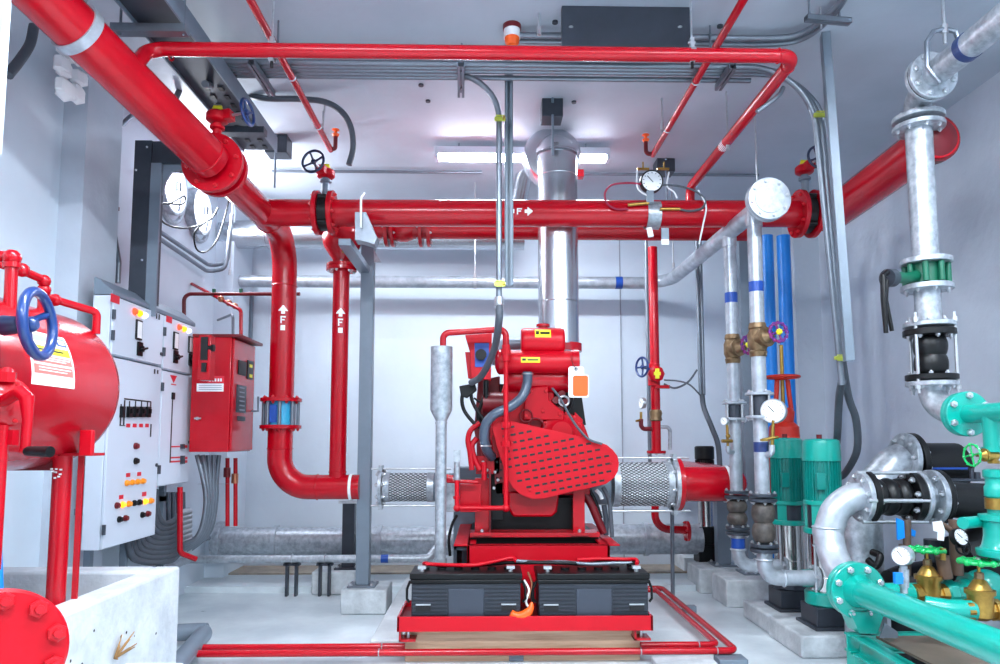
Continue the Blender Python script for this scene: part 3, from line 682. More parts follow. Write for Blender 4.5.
# strut brackets
def strut(a,b,w,h,label,m=GREY,cat='steel channel',name='strut_channel',up=(0,0,1),grp=None):
    a=Vector(a); b=Vector(b); d=(b-a).normalized(); g=G(); up=Vector(up)
    if abs(d.dot(up))>.95: up=Vector((0,1,0))
    x=d.cross(up).normalized(); z=x.cross(d); th=.0045
    M=Matrix((x,d,z)).transposed(); l=(b-a).length; c=(a+b)/2
    g.cbox(c-z*(h/2-th/2),(w,l,th),M); g.cbox(c-x*(w/2-th/2),(th,l,h),M); g.cbox(c+x*(w/2-th/2),(th,l,h),M)
    g.cbox(c-x*(w/2-.01)+z*(h/2-th/2),(.016,l,th),M); g.cbox(c+x*(w/2-.01)+z*(h/2-th/2),(.016,l,th),M)
    o=solo(name,g,m,label,cat,grp)
    if l<.6 and b.z<CZ-.05 and up[2]<0: part(o,'threaded_rod',G().cyl((c.x,c.y+l*.3,c.z),(c.x,c.y+l*.3,CZ),.006,n=8),BOLT)
    return o
a=V(461,64,Z=3.66); b=V(461,95,Z=3.66); strut(a,b,.045,.04,'short steel channel under the conduits, middle of the ceiling',up=(0,0,-1)); 
solo('hanger_rod',G().cyl((a.x,a.y+.1,3.66),(a.x,a.y+.1,CZ),.006,n=8),CONDUIT,'thin threaded rod holding the middle channel to the ceiling','rod')
a=V(251,62,Z=3.66); b=V(272,94,Z=3.66); strut(a,b,.045,.04,'pale steel channel under the conduits at left',CONDUIT,up=(0,0,-1))
a=V(733,66,Z=3.66); b=V(718,88,Z=3.66); strut(a,b,.045,.04,'pale slanting steel channel under the conduits at right',CONDUIT,up=(0,0,-1))
a=V(806,18,Z=3.72); b=V(850,22,Z=3.72); strut(a,b,.04,.03,'short steel channel across the two curving ceiling conduits',CONDUIT,up=(0,0,-1))
g=G().cyl(a+Vector((.02,0,0)),Vector((a.x+.02,a.y,CZ)),.007,n=8).cyl(b-Vector((.06,0,0)),Vector((b.x-.06,b.y,CZ)),.007,n=8); solo('hanger_rod',g,CONDUIT,'pair of rods holding the channel across the curving conduits','rod')
# vertical struts
x=V(509,180,Y=4.42).x; strut((x,4.44,CZ),(x,4.44,zat(286,x,4.44)),.055,.04,'tall grey steel channel hanging beside the central conduit',up=(0,-1,0))
Ys=4.08; a=V(825,38,Y=Ys); b=V(849,361,Y=Ys); strut((a.x,Ys,CZ),b,.078,.05,'tall grey steel channel behind the right hand conduits',up=(1,-.3,0))
def clamp(px,py,Y,w,label,m=YEL):
    p=V(px,py,Y=Y); t=thing('conduit_clamp',label,'clamp',p,'yellow passivated conduit clamps')
    part(t,'strap',G().cbox(p,(w,.02,.022)).cbox(p+Vector((0,-.015,.016)),(w*.8,.01,.006)).cbox(p+Vector((0,-.015,-.016)),(w*.8,.01,.006)),OLIV)
    part(t,'screw',G().cyl(p+Vector((w*.35,-.03,0)),p+Vector((w*.35,0,0)),.008,n=8),BRASS)
OLIV=mat('yellow_zinc',(206,214,90),.35,.6)
clamp(500,119,y3-.03,.07,'yellow clamp holding the central conduit just below the loop pipe')
clamp(500,284,y3-.03,.07,'yellow clamp at the foot of the tall central channel')
yv0=V(500,64.5,Z=zc).y
clamp(822,115,yv0-.03,.1,'yellow clamp near the top of the right hand conduits'); clamp(842,358,yv0-.03,.09,'yellow clamp near the foot of the right hand conduits')
# flexible tail from central conduit to the engine panel
x5=V(499,130,Y=y3).x; z5=zat(305,x5,y3)
g=G().tube(smoothp([(x5,y3,z5+.02),(x5,y3,z5-.1),V(494,350,Y=4.6),V(482,375,Y=4.85),V(471,383,Y=4.95)]),.024,12)
solo('flexible_conduit',g,FLEX,'grey flexible conduit swinging from the central drop to the engine panel','conduit')
part(ORI and solo('conduit_coupling',G().cyl((x5,y3,z5-.03),(x5,y3,z5+.05),.028,n=12),BOLT,'steel coupling where the central conduit turns flexible','coupling'),'ring',G().torus((x5,y3,z5),(0,0,1),.028,.005,16,6),BOLT)
# flexible tails right
pb=V(842,385,Y=yv0); x8=pb.x; za_=pb.z
g=G().tube(smoothp([(x8,yv0,za_+.02),V(839,400,Y=4.5),V(837,440,Y=4.75),V(834,452,Y=4.9),V(826,462,Y=4.95)]),.024,12); solo('flexible_conduit',g,FLEX,'grey flexible conduit dropping straight to the nearer teal motor','conduit')
y82=V(500,67.9,Z=zc).y; pb=V(840.5,352,Y=y82); x82=pb.x; zb_2=pb.z
g=G().tube(smoothp([(x82,y82,zb_2+.02),V(848,395,Y=4.5),V(856,420,Y=4.6),V(857,450,Y=4.7),V(846,472,Y=4.85),V(838,478,Y=4.9)]),.024,12); solo('flexible_conduit',g,FLEX,'grey flexible conduit bulging right before it reaches the teal motors','conduit')
g=G().tube(smoothp([V(757,112,Y=4.0),V(778,96,Y=4.0),V(783,88,Y=4.1)]),.014,10); 
solo('small_conduit',g,CONDUIT,'short grey conduit tucked under the right end of the overhead red pipe','conduit')
# curved black cable arching over the second blue wheel
g=G().tube(smoothp([V(205,84,Z=3.5)]+[V(*q,Y=4.9) for q in((228,90),(262,98),(300,99),(325,102),(342,112),(351,128),(353,148),(349,165))]),.022,12)
solo('flexible_conduit',g,FLEX,'dark grey flexible conduit arching down to the valve with the navy wheel','conduit')
g=G().cyl(V(325,103,Y=4.92),V(323,127,Y=4.92),.006,n=8); solo('hanger_rod',g,BOLT,'short rod below the arching dark conduit','rod')
# ================================================================ cable ladder from top left
a=V(150,0,Z=3.58); b=V(250,150,Z=3.58)
t=thing('cable_tray','wide dark grey cable tray running under the ceiling from the top left corner','cable tray',(a.x,(a.y+b.y)/2,3.55))
xa=V(118,0,Z=3.58).x; xb=V(168,0,Z=3.58).x; y0_,y1_=1.8,b.y
part(t,'tray_floor',G().box((xa,y0_,3.58),(xb,y1_,3.59)),DGREY)
part(t,'side_rail',G().box((xa-.005,y0_,3.56),(xa+.005,y1_,3.68)),GREY); part(t,'side_rail',G().box((xb-.005,y0_,3.56),(xb+.005,y1_,3.68)),GREY)
g=G()
for k in range(9): y=4.3+k*.11; g.cbox((xb-.07,y,3.577),(.03,.05,.004)); g.cbox((xb-.16,y,3.577),(.03,.05,.004))
part(t,'perforations',g,BLK)
yh=V(140,25,Z=3.56).y
part(t,'support_channel',G().box((xa-.12,yh-.03,3.51),(xb+.02,yh+.03,3.555)),CONDUIT); 
for x in(xa-.08,xb): part(t,'rod',G().cyl((x+.0,yh,3.5),(x,yh,CZ),.007,n=8),CONDUIT)
y_=V(215,129,Z=3.55).y; part(t,'support_channel',G().box((xa-.05,y_-.04,3.51),(xb+.05,y_+.04,3.555)),DGREY)
# ceiling boxes
def cbox_(px0,py0,px1,py1,Z,label,h=.12,lampish=False,grp=None):
    p=V((px0+px1)/2,py0,Z=CZ); w=L(px1-px0,px0,py0,p.y); 
    ya_=V(px0,py1,Z=Z).y; yb_=V(px0,py0,Z=Z).y
    t=thing('ceiling_box',label,'junction box',(p.x,p.y,Z),grp)
    zt_b=zat(py0,p.x,p.y); zb_b=zat(py1-1,p.x,p.y)
    part(t,'box_body',G().box((p.x-w/2,p.y,zb_b),(p.x+w/2,p.y+.16,CZ)),DGREY,bevel=.004); Z=zb_b; h=.1
    part(t,'drop_rod',G().cyl((p.x,p.y,Z-.3),(p.x,p.y,Z+h*.1),.009,n=8).cyl((p.x,p.y,Z+h),(p.x,p.y,CZ),.01,n=8) if h<CZ-Z else G().cyl((p.x,p.y,Z-.3),(p.x,p.y,Z),.009,n=8),GREY); return t
cbox_(265,134,287,153,3.7,'dark square ceiling box above the navy wheel at left',.15); cbox_(542,98,563,117,3.7,'dark square ceiling box directly above the exhaust duct',.15); cbox_(657,158,675,172,3.6,'dark square ceiling box behind the round pressure gauge',.25)
p=V(562,45,Z=3.72); q=V(688,12,Z=3.72)
t=thing('ceiling_unit','large flat dark grey panel fixed to the ceiling behind the red loop pipe','ceiling panel',((p.x+q.x)/2,(p.y+q.y)/2,3.7))
yq=3.82; p=V(562,46,Y=yq); q=V(690,14,Y=yq); part(t,'panel',G().box((p.x,yq,p.z),(q.x,yq+.05,CZ)),DGREY,bevel=.004)
for x in(571,680): c=V(x,27,Y=3.819); part(t,'fixing_screw',G().ball(c,.014,8,(1,1,.4)),BOLT)
p=V(512,43,Z=3.74)
t=thing('alarm_beacon','small red, white and orange round beacon on the ceiling behind the loop pipe','beacon',p)
part(t,'red_base',G().cyl(p+Vector((0,0,.08)),(p.x,p.y,CZ),.055,n=20),DRED); part(t,'white_body',G().cyl(p+Vector((0,0,.03)),p+Vector((0,0,.08)),.05,n=20),WHITE); part(t,'dome',G().lathe(p+Vector((0,0,.03)),(0,0,-1),[(0,.045),(.03,.042),(.045,.03),(.05,.001)],20),ORG,'orange dome')
for k,(px,py) in enumerate(((555,22),(576,20),(720,26),(300+121,85),(428,101),(574,102))):
    p=V(px,py if py<80 else py,Z=CZ-.004) if py<90 or True else None
    solo('ceiling_plug',G().cyl((p.x,p.y,CZ-.012),(p.x,p.y,CZ),.018,n=12),DGREY,'tiny dark plug in the ceiling','plug','small dark plugs in the ceiling')
# rods from ceiling
for k,(px,pt,pb,Y,lab) in enumerate(((539,0,35,3.9,'thin rod from the ceiling left of the flat dark panel'),(475,160,278,6.6,'thin white rod carrying the long silver pipe under the cross main'),(231,200,275,6.6,'thin white rod carrying the long silver pipe at its left end'),(673,240,268,6.6,'thin white rod carrying the silver pipe right of the red riser'),(727,80,150,4.8,'thin rod from the pale slanting channel'),(757,150,205,4.9,'thin rod beside the blind flange'),(662,98,130,4.9,'thin rod at the end of the right sprinkler pipe'))):
    x=V(px,(pt+pb)/2,Y=Y).x; g=G().cyl((x,Y,zat(pb,x,Y)),(x,Y,CZ),.007,n=8).cyl((x,Y,zat(pb,x,Y)),(x,Y,zat(pb,x,Y)+.05),.014,n=8)
    solo('hanger_rod',g,BOLT,lab,'rod')
a=V(272,171,Z=3.82); b=V(482,173,Z=3.82); solo('ceiling_conduit',G().cyl((a.x,a.y,3.82),(b.x,a.y,3.82),.014,n=10),CONDUIT,'thin conduit on the ceiling far behind the cross main, left of the exhaust duct','conduit')
a=V(585,174,Z=3.82); b=V(760,174,Z=3.82); o=solo('ceiling_conduit',G().cyl((a.x,a.y,3.82),(b.x,a.y,3.82),.014,n=10),CONDUIT,'thin conduit on the ceiling far behind the cross main, right of the exhaust duct','conduit')
p=V(577,176,Z=3.8); solo('junction_box',G().box((p.x-.06,p.y-.04,3.78),(p.x+.06,p.y+.04,CZ)),RED,'small red junction box on the ceiling just right of the exhaust duct','junction box',bevel=.004)
# ================================================================ long silver pipe along the back + header on the right
Yb=7.05; zb4=V(660,283,Y=Yb).z; xh=1.86
zh=V(769,199,X=xh); x0=V(178,283,Y=Yb).x
t=thing('silver_header_pipe','long silver pipe along the back wall turning toward the camera to a blind flange','pipe',(0,Yb,zb4-.06))
part(t,'pipe_run',G().pipe([(x0,Yb,zb4),(xh,Yb,zb4),(xh,zh.y+.06,zh.z)],.062,.3,28,10),GALP)
part(t,'blue_band',G().cyl((V(615,283,Y=Yb).x,Yb,zb4),(V(622,283,Y=Yb).x,Yb,zb4),.0635,n=28),BAND)
flange(t,(x0+.02,Yb,zb4),(1,0,0),.11,.04,GREY,6,.012)
for x in(231,475): c=V(x,283,Y=Yb); part(t,'clevis_band',G().lathe((c.x-.014,Yb,zb4),(1,0,0),[(0,.064),(0,.07),(.03,.07),(.03,.064)],24,caps=False),BOLT)
flange(t,(xh,zh.y,zh.z),(0,-1,0),.142,.03,GALP,8,.012); flange(t,(xh,zh.y+.035,zh.z),(0,1,0),.142,.03,GALP,8,.012)
part(t,'blind_cover',G().lathe((xh,zh.y-.014,zh.z),(0,-1,0),[(0,.1),(.006,.098)],28),GAL)
# lagged duct behind
Yl=6.95; zl2=V(300,235,Y=Yl).z; xa=LW; xb=V(524,235,Y=Yl).x
t=thing('lagged_duct','bright silver clad duct running high along the back wall at left','duct',((xa+xb)/2,Yl,zl2-.15))
part(t,'cladding',G().cyl((xa+.02,Yl,zl2),(xb,Yl,zl2),.14,n=36),LAG)
for x in(-2.2,-1.2,-.4): part(t,'seam_band',G().torus((x,Yl,zl2),(1,0,0),.141,.004,36,6),LAG)
# large galvanised low pipes at the back
Yg=6.75
def lowpipe(px0,px1,py,dpx,Y,label,m=GAL,bands=()):
    a=V(px0,py,Y=Y); b=V(px1,py,Y=Y); r=L(dpx/2,px0,py,Y); z=V((px0+px1)/2,py,Y=Y).z
    t=thing('low_pipe',label,'pipe',((a.x+b.x)/2,Y,z-r)); part(t,'pipe_run',G().cyl((a.x,Y,z),(b.x,Y,z),r,n=36),m)
    for x in bands: c=V(x,py,Y=Y); part(t,'joint_band',G().lathe((c.x-.02,Y,z),(1,0,0),[(0,r+.001),(.004,r+.014),(.04,r+.014),(.044,r+.001)],36,caps=False),GALP)
    return t,r,z
t,r,z=lowpipe(214,470,541,28,Yg,'large galvanised pipe lying low along the back wall at left',bands=(276,380)); flange(t,(V(221,541,Y=Yg).x,Yg,z),(-1,0,0),r*1.4,.06,GAL,8,.018)
t,r,z=lowpipe(600,700,539,30,Yg,'large galvanised pipe lying low at the back, seen right of the engine',bands=(645,))
t,r,z=lowpipe(188,420,559,8,6.3,'thin galvanised pipe running low in front of the large left pipe')
c=V(384,559,Y=6.3); part(t,'blue_band',G().cyl((c.x-.025,6.3,z),(c.x+.04,6.3,z),r+.0015,n=24),BAND)
a=V(188,559,Y=6.3); part(t,'elbow_run',G().tube([(a.x,6.3,z),V(180,562,Y=6.0)-Vector((0,0,.0)),V(150,580,Y=4.9)],[r,r,r],16),GAL)
b=V(420,559,Y=6.3); part(t,'end_elbow',G().tube(smoothp([(b.x,6.3,z),(b.x+.08,6.3,z+.01),V(437,548,Y=6.35)]),r*1.15,16),GAL)
for px in(292,325):
    c=V(px,568,Y=6.3); t=thing('pipe_shoe','small steel support under the thin galvanised low pipe','pipe support',(c.x,6.3,0),'supports of the thin low pipe')
    part(t,'leg',G().box((c.x-.05,6.27,0),(c.x-.03,6.33,z-r)).box((c.x+.03,6.27,0),(c.x+.05,6.33,z-r)).box((c.x-.07,6.27,z-r-.02),(c.x+.07,6.33,z-r)),DGREY); part(t,'clip',G().torus((c.x,6.3,z),(1,0,0),r+.004,.006,20,6),BOLT)
# floor kerb and stained strip at the back wall
struct('floor_step',G().box((LW,6.42,0),(RW,BW,.055)),FLOOR)
struct('baseboard_back',G().box((LW,6.98,0),(RW,BW,.07)),mat('stained_kerb',(176,160,140),.6,0,rgb2=(120,112,104),scale=4))
# ================================================================ posts on concrete blocks
def block(px0,px1,pyb,pyt,depth,label,grp=None,Z=0,m=CONC):
    a=V(px0,pyb,Z=Z); b=V(px1,pyb,Z=Z); y=a.y; zt=zat(pyt,(a.x+b.x)/2,y)
    g=G().box((a.x,y,Z),(b.x,y+depth,zt))
    # chipped corner irregularity
    return solo('concrete_block',g,m,label,'concrete block',grp,bevel=.012),Vector(((a.x+b.x)/2,y,zt)),b.x-a.x
def post(name,cx,cy,z0,z1,w,d,label,m=GREY,plate=.11):
    t=thing(name,label,'post',(cx,cy,z0))
    part(t,'column',G().box((cx-w/2,cy-d/2,z0+.015),(cx+w/2,cy+d/2,z1)),m,bevel=.003)
    p=part(t,'base_plate',G().box((cx-plate,cy-plate,z0),(cx+plate,cy+plate,z0+.015)),DGREY if m!=GREY else CONDUIT,bevel=.002)
    for sx in(-1,1):
        for sy in(-1,1): bolt(p,(cx+sx*plate*.75,cy+sy*plate*.75,z0+.015),(0,0,1),.014)
    return t
o,c,w=block(340,386,615,590,.36,'concrete block under the tall grey post')
cx=V(366,400,Y=c.y+.17).x
t=post('support_post',cx,c.y+.17,c.z,V(366,234,Y=c.y+.17).z,.105,.1,'tall grey steel post standing between the second riser and the braided hose')
ytop=c.y+.17; zt_=V(366,228,Y=ytop).z
a=V(366,222,Y=ytop)
part(t,'cantilever_arm',G().box((a.x-.045,4.93,V(366,239,Y=4.94).z-.05),(a.x+.045,ytop+.04,V(366,239,Y=4.94).z)),GREY,bevel=.003)
ypost=ytop; ytop=4.94
part(t,'top_bracket',G().prism([V(355,212,Y=ytop-.06),V(366,212,Y=ytop-.06),V(377,238,Y=ytop-.06),V(374,244,Y=ytop-.06),V(360,240,Y=ytop-.06),V(355,240,Y=ytop-.06)],(0,.12,0)),CONDUIT)
part(t,'u_bolt',G().tube(smoothp([V(361,228,Y=ytop-.08),V(361,200,Y=ytop-.1),V(363,195,Y=ytop-.05),V(364,193,Y=ytop+.0)]),.008,10),WHITE)
part(t,'corner_plate',G().prism([V(374,250,Y=ypost-.06),V(381,262,Y=ypost-.06),V(374,262,Y=ypost-.06)],(0,.02,0)),GAL)
o,c2,w=block(311,354,595,572,.4,'second concrete block, behind and left of the grey post')
cy=c2.y+.2; xx=V(349,540,Y=cy).x
t=post('support_post',xx,cy,c2.z,V(351,503,Y=cy).z,.11,.1,'short dark steel post under the low red run',DGREY)
part(t,'saddle',G().box((xx-.09,cy-.06,V(351,503,Y=cy).z),(xx+.09,cy+.06,V(351,500,Y=cy).z)),BOLT)
o,c3,w=block(727,772,608,580,.38,'concrete block under the grey post between the two slim silver risers')
cy=c3.y+.2; xx=V(755,540,Y=cy).x-.05; pz=c3.z
t=post('support_post',V(751,520,Y=cy+.1).x,cy+.1,pz,V(750,228,Y=cy+.1).z,.1,.08,'tall grey steel post between the two slim silver risers',GREY)
o,c4,w=block(700,742,594,569,.4,'concrete block with base plate beside the dark little pump')
cy=c4.y+.2; t=post('support_post',V(722,520,Y=cy).x,cy,c4.z,V(720,500,Y=cy).z,.12,.1,'short grey steel post under the end of the low red suction pipe',GREY)
o,c5,w=block(684,712,578,557,.45,'small concrete block under the dark little pump')
PUMP3=(c5,w)
# ================================================================ exhaust duct
Ye=5.35
p=V(559,300,Y=Ye); xE=V(558,250,Y=Ye).x; rE=L(20,559,250,Ye)
t=thing('exhaust_duct','shiny silver clad exhaust duct rising from the red engine and bending back under the ceiling','duct',(xE,Ye,zat(345,xE,Ye)))
ztop=zat(150,xE,Ye)
g=G().pipe([(xE,Ye,zat(345,xE,Ye)),(xE,Ye,ztop+.0),(xE-.02,Ye+.27,ztop+.03)],rE,.17,44,12); part(t,'cladding',g,LAG)
cb=V(552,157,Y=5.5); rb_=L(28.5,552,155,5.5); part(t,'rear_bend',G().lathe((cb.x,5.42,cb.z),(0,1,0),[(0,rE*.9),(.01,rb_*.93),(.04,rb_),(.18,rb_),(.23,rb_*.8),(.25,rb_*.4)],48),LAG)
for y in(178,303): z=zat(y,xE,Ye); part(t,'seam_band',G().torus((xE,Ye,z),(0,0,1),rE+.001,.004,44,6),LAG)
part(t,'elbow_collar',G().lathe((xE,Ye,zat(152,xE,Ye)-.02),(0,0,1),[(0,rE+.002),(.0,rE+.012),(.03,rE+.012),(.03,rE+.002)],44,caps=False),LAG)
g=G().tube([V(534,155,Y=6.2),V(524,175,Y=6.4),V(519,200,Y=6.6),V(515,225,Y=6.8)],.08,24); solo('branch_duct',g,LAG,'short slanting silver duct half hidden behind the exhaust duct','duct')
# inner lower sleeves (plain grey pipe visible to the right of the flue foot)
x=V(574,340,Y=Ye).x
# ================================================================ engine
YF=4.95   # belt guard plane
zpl=.1
a=V(467,545,Y=4.78); b=V(610,545,Y=4.78)
eng=thing('fire_pump_engine','large red diesel fire pump engine with perforated belt guard on a red skid','engine',((a.x+b.x)/2,5.3,zpl))
zk=a.z
# skid
g=G()
g.box((a.x,4.78,zpl),(b.x,4.80,zk)); g.box((a.x-.0,4.78,zk-.01),(V(620,545,Y=4.78).x,4.83,zk+.0))
g.box((a.x,4.78,zpl),(a.x+.02,6.0,zk)); g.box((b.x-.02,4.78,zpl),(b.x,6.0,zk)); g.box((a.x-.09,4.80,zk-.012),(a.x+.06,6.0,zk)); g.box((b.x-.06,4.83,zk-.012),(V(620,545,Y=4.78).x,6.0,zk))
g.box((a.x,5.98,zpl),(b.x,6.0,zk)); g.box((a.x,4.8,zpl),(b.x,6.0,zpl+.02))
part(eng,'skid_frame',g,RED2,bevel=.003)
part(eng,'side_channel',G().box((a.x-.09,4.82,zpl),(a.x-.07,5.9,zk-.02)).box((a.x-.09,4.82,zk-.04),(a.x,5.9,zk-.02)),DGREY)
# upper cross beam
p=V(470,533,Y=4.98); q=V(600,537,Y=4.98); g=G().box((p.x,4.98,q.z),(q.x,5.16,p.z)); part(eng,'cross_beam',g,RED); part(eng,'skid_shade_fill',G().box((p.x,5.05,zpl+.05),(q.x,5.9,q.z-.003)),BLK,'black filler standing for shade inside the skid')  # the black box paints in the shade below the cross beam
# mount posts
def vp(px0,px1,py0,py1,Y,d,name,m,label=None,par=None,bevel=.003):
    p=V(px0,py0,Y=Y); q=V(px1,py1,Y=Y); return part(par or eng,name,G().box((p.x,Y,p.z),(q.x,Y+d,q.z)),m,label,bevel)
vp(475,489,478,534,5.06,.06,'mounting_post',RED); vp(489,491,470,534,5.0,.14,'post_web',DRED)
vp(573,585,488,531,5.06,.08,'mounting_post',RED); 
for px in(482,579): p=V(px,533,Y=5.02); foot=part(eng,'post_foot',G().cbox(p,(.13,.13,.02)),RED); bolt(foot,p+Vector((0,-.03,.012)),(0,0,1),.013)
vp(460,481,484,512,4.97,.2,'bracket_box',RED,'boxy red bracket left of the belt guard')
vp(491,503,470,520,5.12,.1,'shade_backing',BLK,'black backing standing for the shaded gap behind the bracket')  # black backing put in as the shade of the gap beside the guard
p=V(494,478,Y=5.1)
# block and internals
def poly(pts,Y,d,name,m,label=None,bevel=0,par=None):
    return part(par or eng,name,G().prism([V(x,y,Y=Y) for x,y in pts],(0,d,0)),m,label,bevel)
poly([(505,380),(552,380),(556,408),(584,424),(590,440),(590,495),(495,495),(490,430)],5.12,.75,'engine_block',RED,bevel=.01)
poly([(508,492),(560,490),(557,512),(552,517),(513,517),(508,508)],5.08,.6,'oil_pan',RED,bevel=.015)
poly([(492,498),(575,498),(575,530),(492,530)],5.2,.6,'crankcase_shadow_box',BLK,'black box standing for shade under the engine')  # shade around the oil pan, built as a black box
poly([(478,380),(500,376),(500,470),(482,470),(474,430)],5.3,.4,'side_casting',DRED,bevel=.01)
poly([(528,388),(548,386),(549,400),(564,412),(564,420),(523,420),(524,408)],5.04,.09,'water_pump_cover',RED,bevel=.008)
for x,y in((526,416),(543,411),(560,414),(531,391),(546,391)): bolt(eng,V(x,y,Y=5.035),(0,-1,0),.013,RBOLT)
c=V(536,426,Y=5.02); part(eng,'inspection_ring',G().torus(c,(0,1,0),.055,.006,28,6).torus(V(526,416,Y=5.02),(0,1,0),.045,.006,24,6),DRED)
poly([(500,384),(580,384),(586,425),(500,428)],5.3,.3,'rear_shadow_block',BLK,'black block standing for shade between the engine parts')  # black fill for the shaded voids behind the block
for x,y,r_ in((568,405,.03),(574,392,.022),(572,398,.018),(497,395,.03),(493,408,.024)): c=V(x,y,Y=5.16); part(eng,'small_fitting',G().cyl(c,c+Vector((0,.14,0)),r_,n=14),DRED)
for x,y in((483,462),(487,470),(495,472),(498,480),(494,488)): bolt(eng,V(x,y,Y=5.05),(0,-1,0),.012,BOLT)
poly([(494,458),(503,456),(505,482),(495,484)],5.06,.04,'perforated_bracket',DRED)
for k in range(6): c=V(497+4*(k%2),462+(k//2)*8,Y=5.058); part(eng,'bracket_hole',G().cyl(c,c+Vector((0,.004,0)),.009,n=10),BLK)
# round timing housing
c=V(562,432,Y=5.03); rr=L(21,562,432,5.03); g=G().lathe(c+Vector((0,.16,0)),(0,-1,0),[(0,rr),(.1,rr),(.13,rr*.9),(.15,rr*.55),(.16,rr*.5)],32); part(eng,'timing_cover',g,RED)
for i in range(9): an=PI*(.0+i*.14); bolt(eng,c+Vector((math.cos(an)*rr*.93,.03,math.sin(an)*rr*.93)),(0,-1,0),.012,RBOLT)
poly([(575,412),(583,420),(581,438),(572,438)],5.05,.12,'cover_ear',RED,bevel=.004)
# horizontal drums
def drum(px0,px1,py,dpx,Y,name,m,ends=(.0,.0),dome=.03):
    p=V(px0,py,Y=Y); q=V(px1,py,Y=Y); q.z=p.z=(p.z+q.z)/2; r=L(dpx/2,px0,py,Y); l=q.x-p.x
    return part(eng,name,G().lathe(p,(1,0,0),[(0,r*.86),(dome*.4,r*.97),(dome,r),(l-dome,r),(l-dome*.4,r*.97),(l,r*.86)],40),m),p,q,r
o,p,q,r=drum(521,564,341,26,5.05,'header_tank',RED2)
cap=V(543,327,Y=5.1); part(eng,'filler_cap',G().lathe(cap,(0,0,1),[(-.03,.035),(0,.035),(0,.05),(.018,.05),(.022,.04)],20),RED)
lbl=V(537,331.5,Y=5.05-r-.002); 
o2,p2,q2,r2=drum(505,573,362,23,5.02,'heat_exchanger',RED2,dome=.01)
part(eng,'heat_exchanger_end',G().lathe((V(495,362,Y=5.02).x,5.02,p2.z),(1,0,0),[(0,r2*.5),(.015,r2*.95),(.03,r2*1.1),(.085,r2*1.1),(.085,r2)],36).lathe((V(571,362,Y=5.02).x,5.02,p2.z),(1,0,0),[(0,r2),(0,r2*1.13),(.05,r2*1.13),(.055,r2*.95),(.06,r2*.6)],36),RED)
o3,p3,q3,r3=drum(507,570,379,28,5.14,'exhaust_manifold',RED,dome=.05)
def wlabel(px0,px1,py0,py1,cy_,r,zc_,name,m=YEL):
    x0=V(px0,py0,Y=cy_-r).x; x1=V(px1,py0,Y=cy_-r).x; z0=V(px0,py0,Y=cy_-r).z; z1=V(px0,py1,Y=cy_-r).z; mid=(z0+z1)/2
    an=math.asin(max(-.95,min(.95,(mid-zc_)/r)))
    f=Vector((0,-math.cos(an),math.sin(an))); h=(z0-z1)/max(.4,math.cos(an))/2
    a=part(eng,name,G().wrap((x0,cy_,zc_),(1,0,0),r,0,[(0,x1-x0,-h,h)],f),m,'yellow warning sticker'); 
    w=x1-x0
    part(a,'printed_mark',G().wrap((x0,cy_,zc_),(1,0,0),r+.001,0,[(w*.06,w*.26,-h*.5,h*.35),(w*.34,w*.92,-h*.25,h*.3)],f),PRINT)
wlabel(535,551,328.5,337,5.05,r,p.z,'warning_sticker'); wlabel(521,540,357,362.5,5.02,r2,p2.z,'warning_sticker')
# silver elbow behind
g=G().pipe([V(498,365,Y=5.3),V(498,344,Y=5.3),V(524,344,Y=5.3)],.045,.09,20); part(eng,'coolant_elbow',g,GREY,'grey coolant elbow')
# pipe stub inside duct foot
x=V(560,345,Y=5.3).x; part(eng,'flue_collar',G().cyl((V(563,350,Y=Ye).x,Ye,V(563,352,Y=Ye).z),(V(563,350,Y=Ye).x,Ye,V(563,344,Y=Ye).z),rE*.93,n=32),RED)
# big blue grey hose
g=G().tube(smoothp([V(527.5,372,Y=4.93),V(527,384,Y=4.93),V(522,397,Y=4.91),V(510,407,Y=4.9),V(495,414,Y=4.9),V(486,424,Y=4.91),V(484,438,Y=4.93),V(487,450,Y=4.97),V(492,457,Y=5.05)]),.034,20); h=part(eng,'radiator_hose',g,HOSEB,'thick blue-grey rubber hose')
part(h,'hose_clip',G().torus(V(527.5,374,Y=4.93),(0,0,1),.036,.006,20,6).torus(V(486,446,Y=4.93),(0,0,1),.036,.006,20,6),BOLT)
# red vertical tube with unions and elbow
YT=4.86
xt=V(506,420,Y=YT).x
g=G().pipe([(xt,YT,zat(356,xt,YT)),(xt,YT,zat(508,xt,YT)),V(457,508,Y=YT),V(457,480,Y=YT)],.0165,.03,14); part(eng,'cooling_water_line',g,RED2)
g=G()
for y in(352,425,444): z=zat(y,xt,YT); g.cyl((xt,YT,z-.02),(xt,YT,z+.02),.034,n=8)
g.ball((xt,YT,zat(508,xt,YT)),.028,12).ball(V(457,508,Y=YT),.026,12).cyl(V(457,499,Y=YT),V(457,496,Y=YT),.026,n=8).cyl((xt,YT,zat(361,xt,YT)),(xt,YT,zat(345,xt,YT)),.028,n=14); part(eng,'pipe_fitting',g,RED2)
g=G().pipe([(xt,YT,zat(356,xt,YT)),(xt,YT,zat(329,xt,YT)),V(443,333,Y=YT),V(443,346,Y=YT)],.0225,.05,16); part(eng,'return_line',g,RED)
g=G().cyl(V(457,462,Y=YT),V(457,480,Y=YT),.02,n=12).cbox(V(457,456,Y=YT),(.045,.04,.08)); part(eng,'line_strainer',g,GAL)
g=G().cyl(V(447,481,Y=YT+.05),V(478,482,Y=YT+.05),.014,n=10).cyl(V(446,478,Y=YT+.06),V(453,479,Y=YT+.06),.028,n=12); part(eng,'branch_fitting',g,RED)
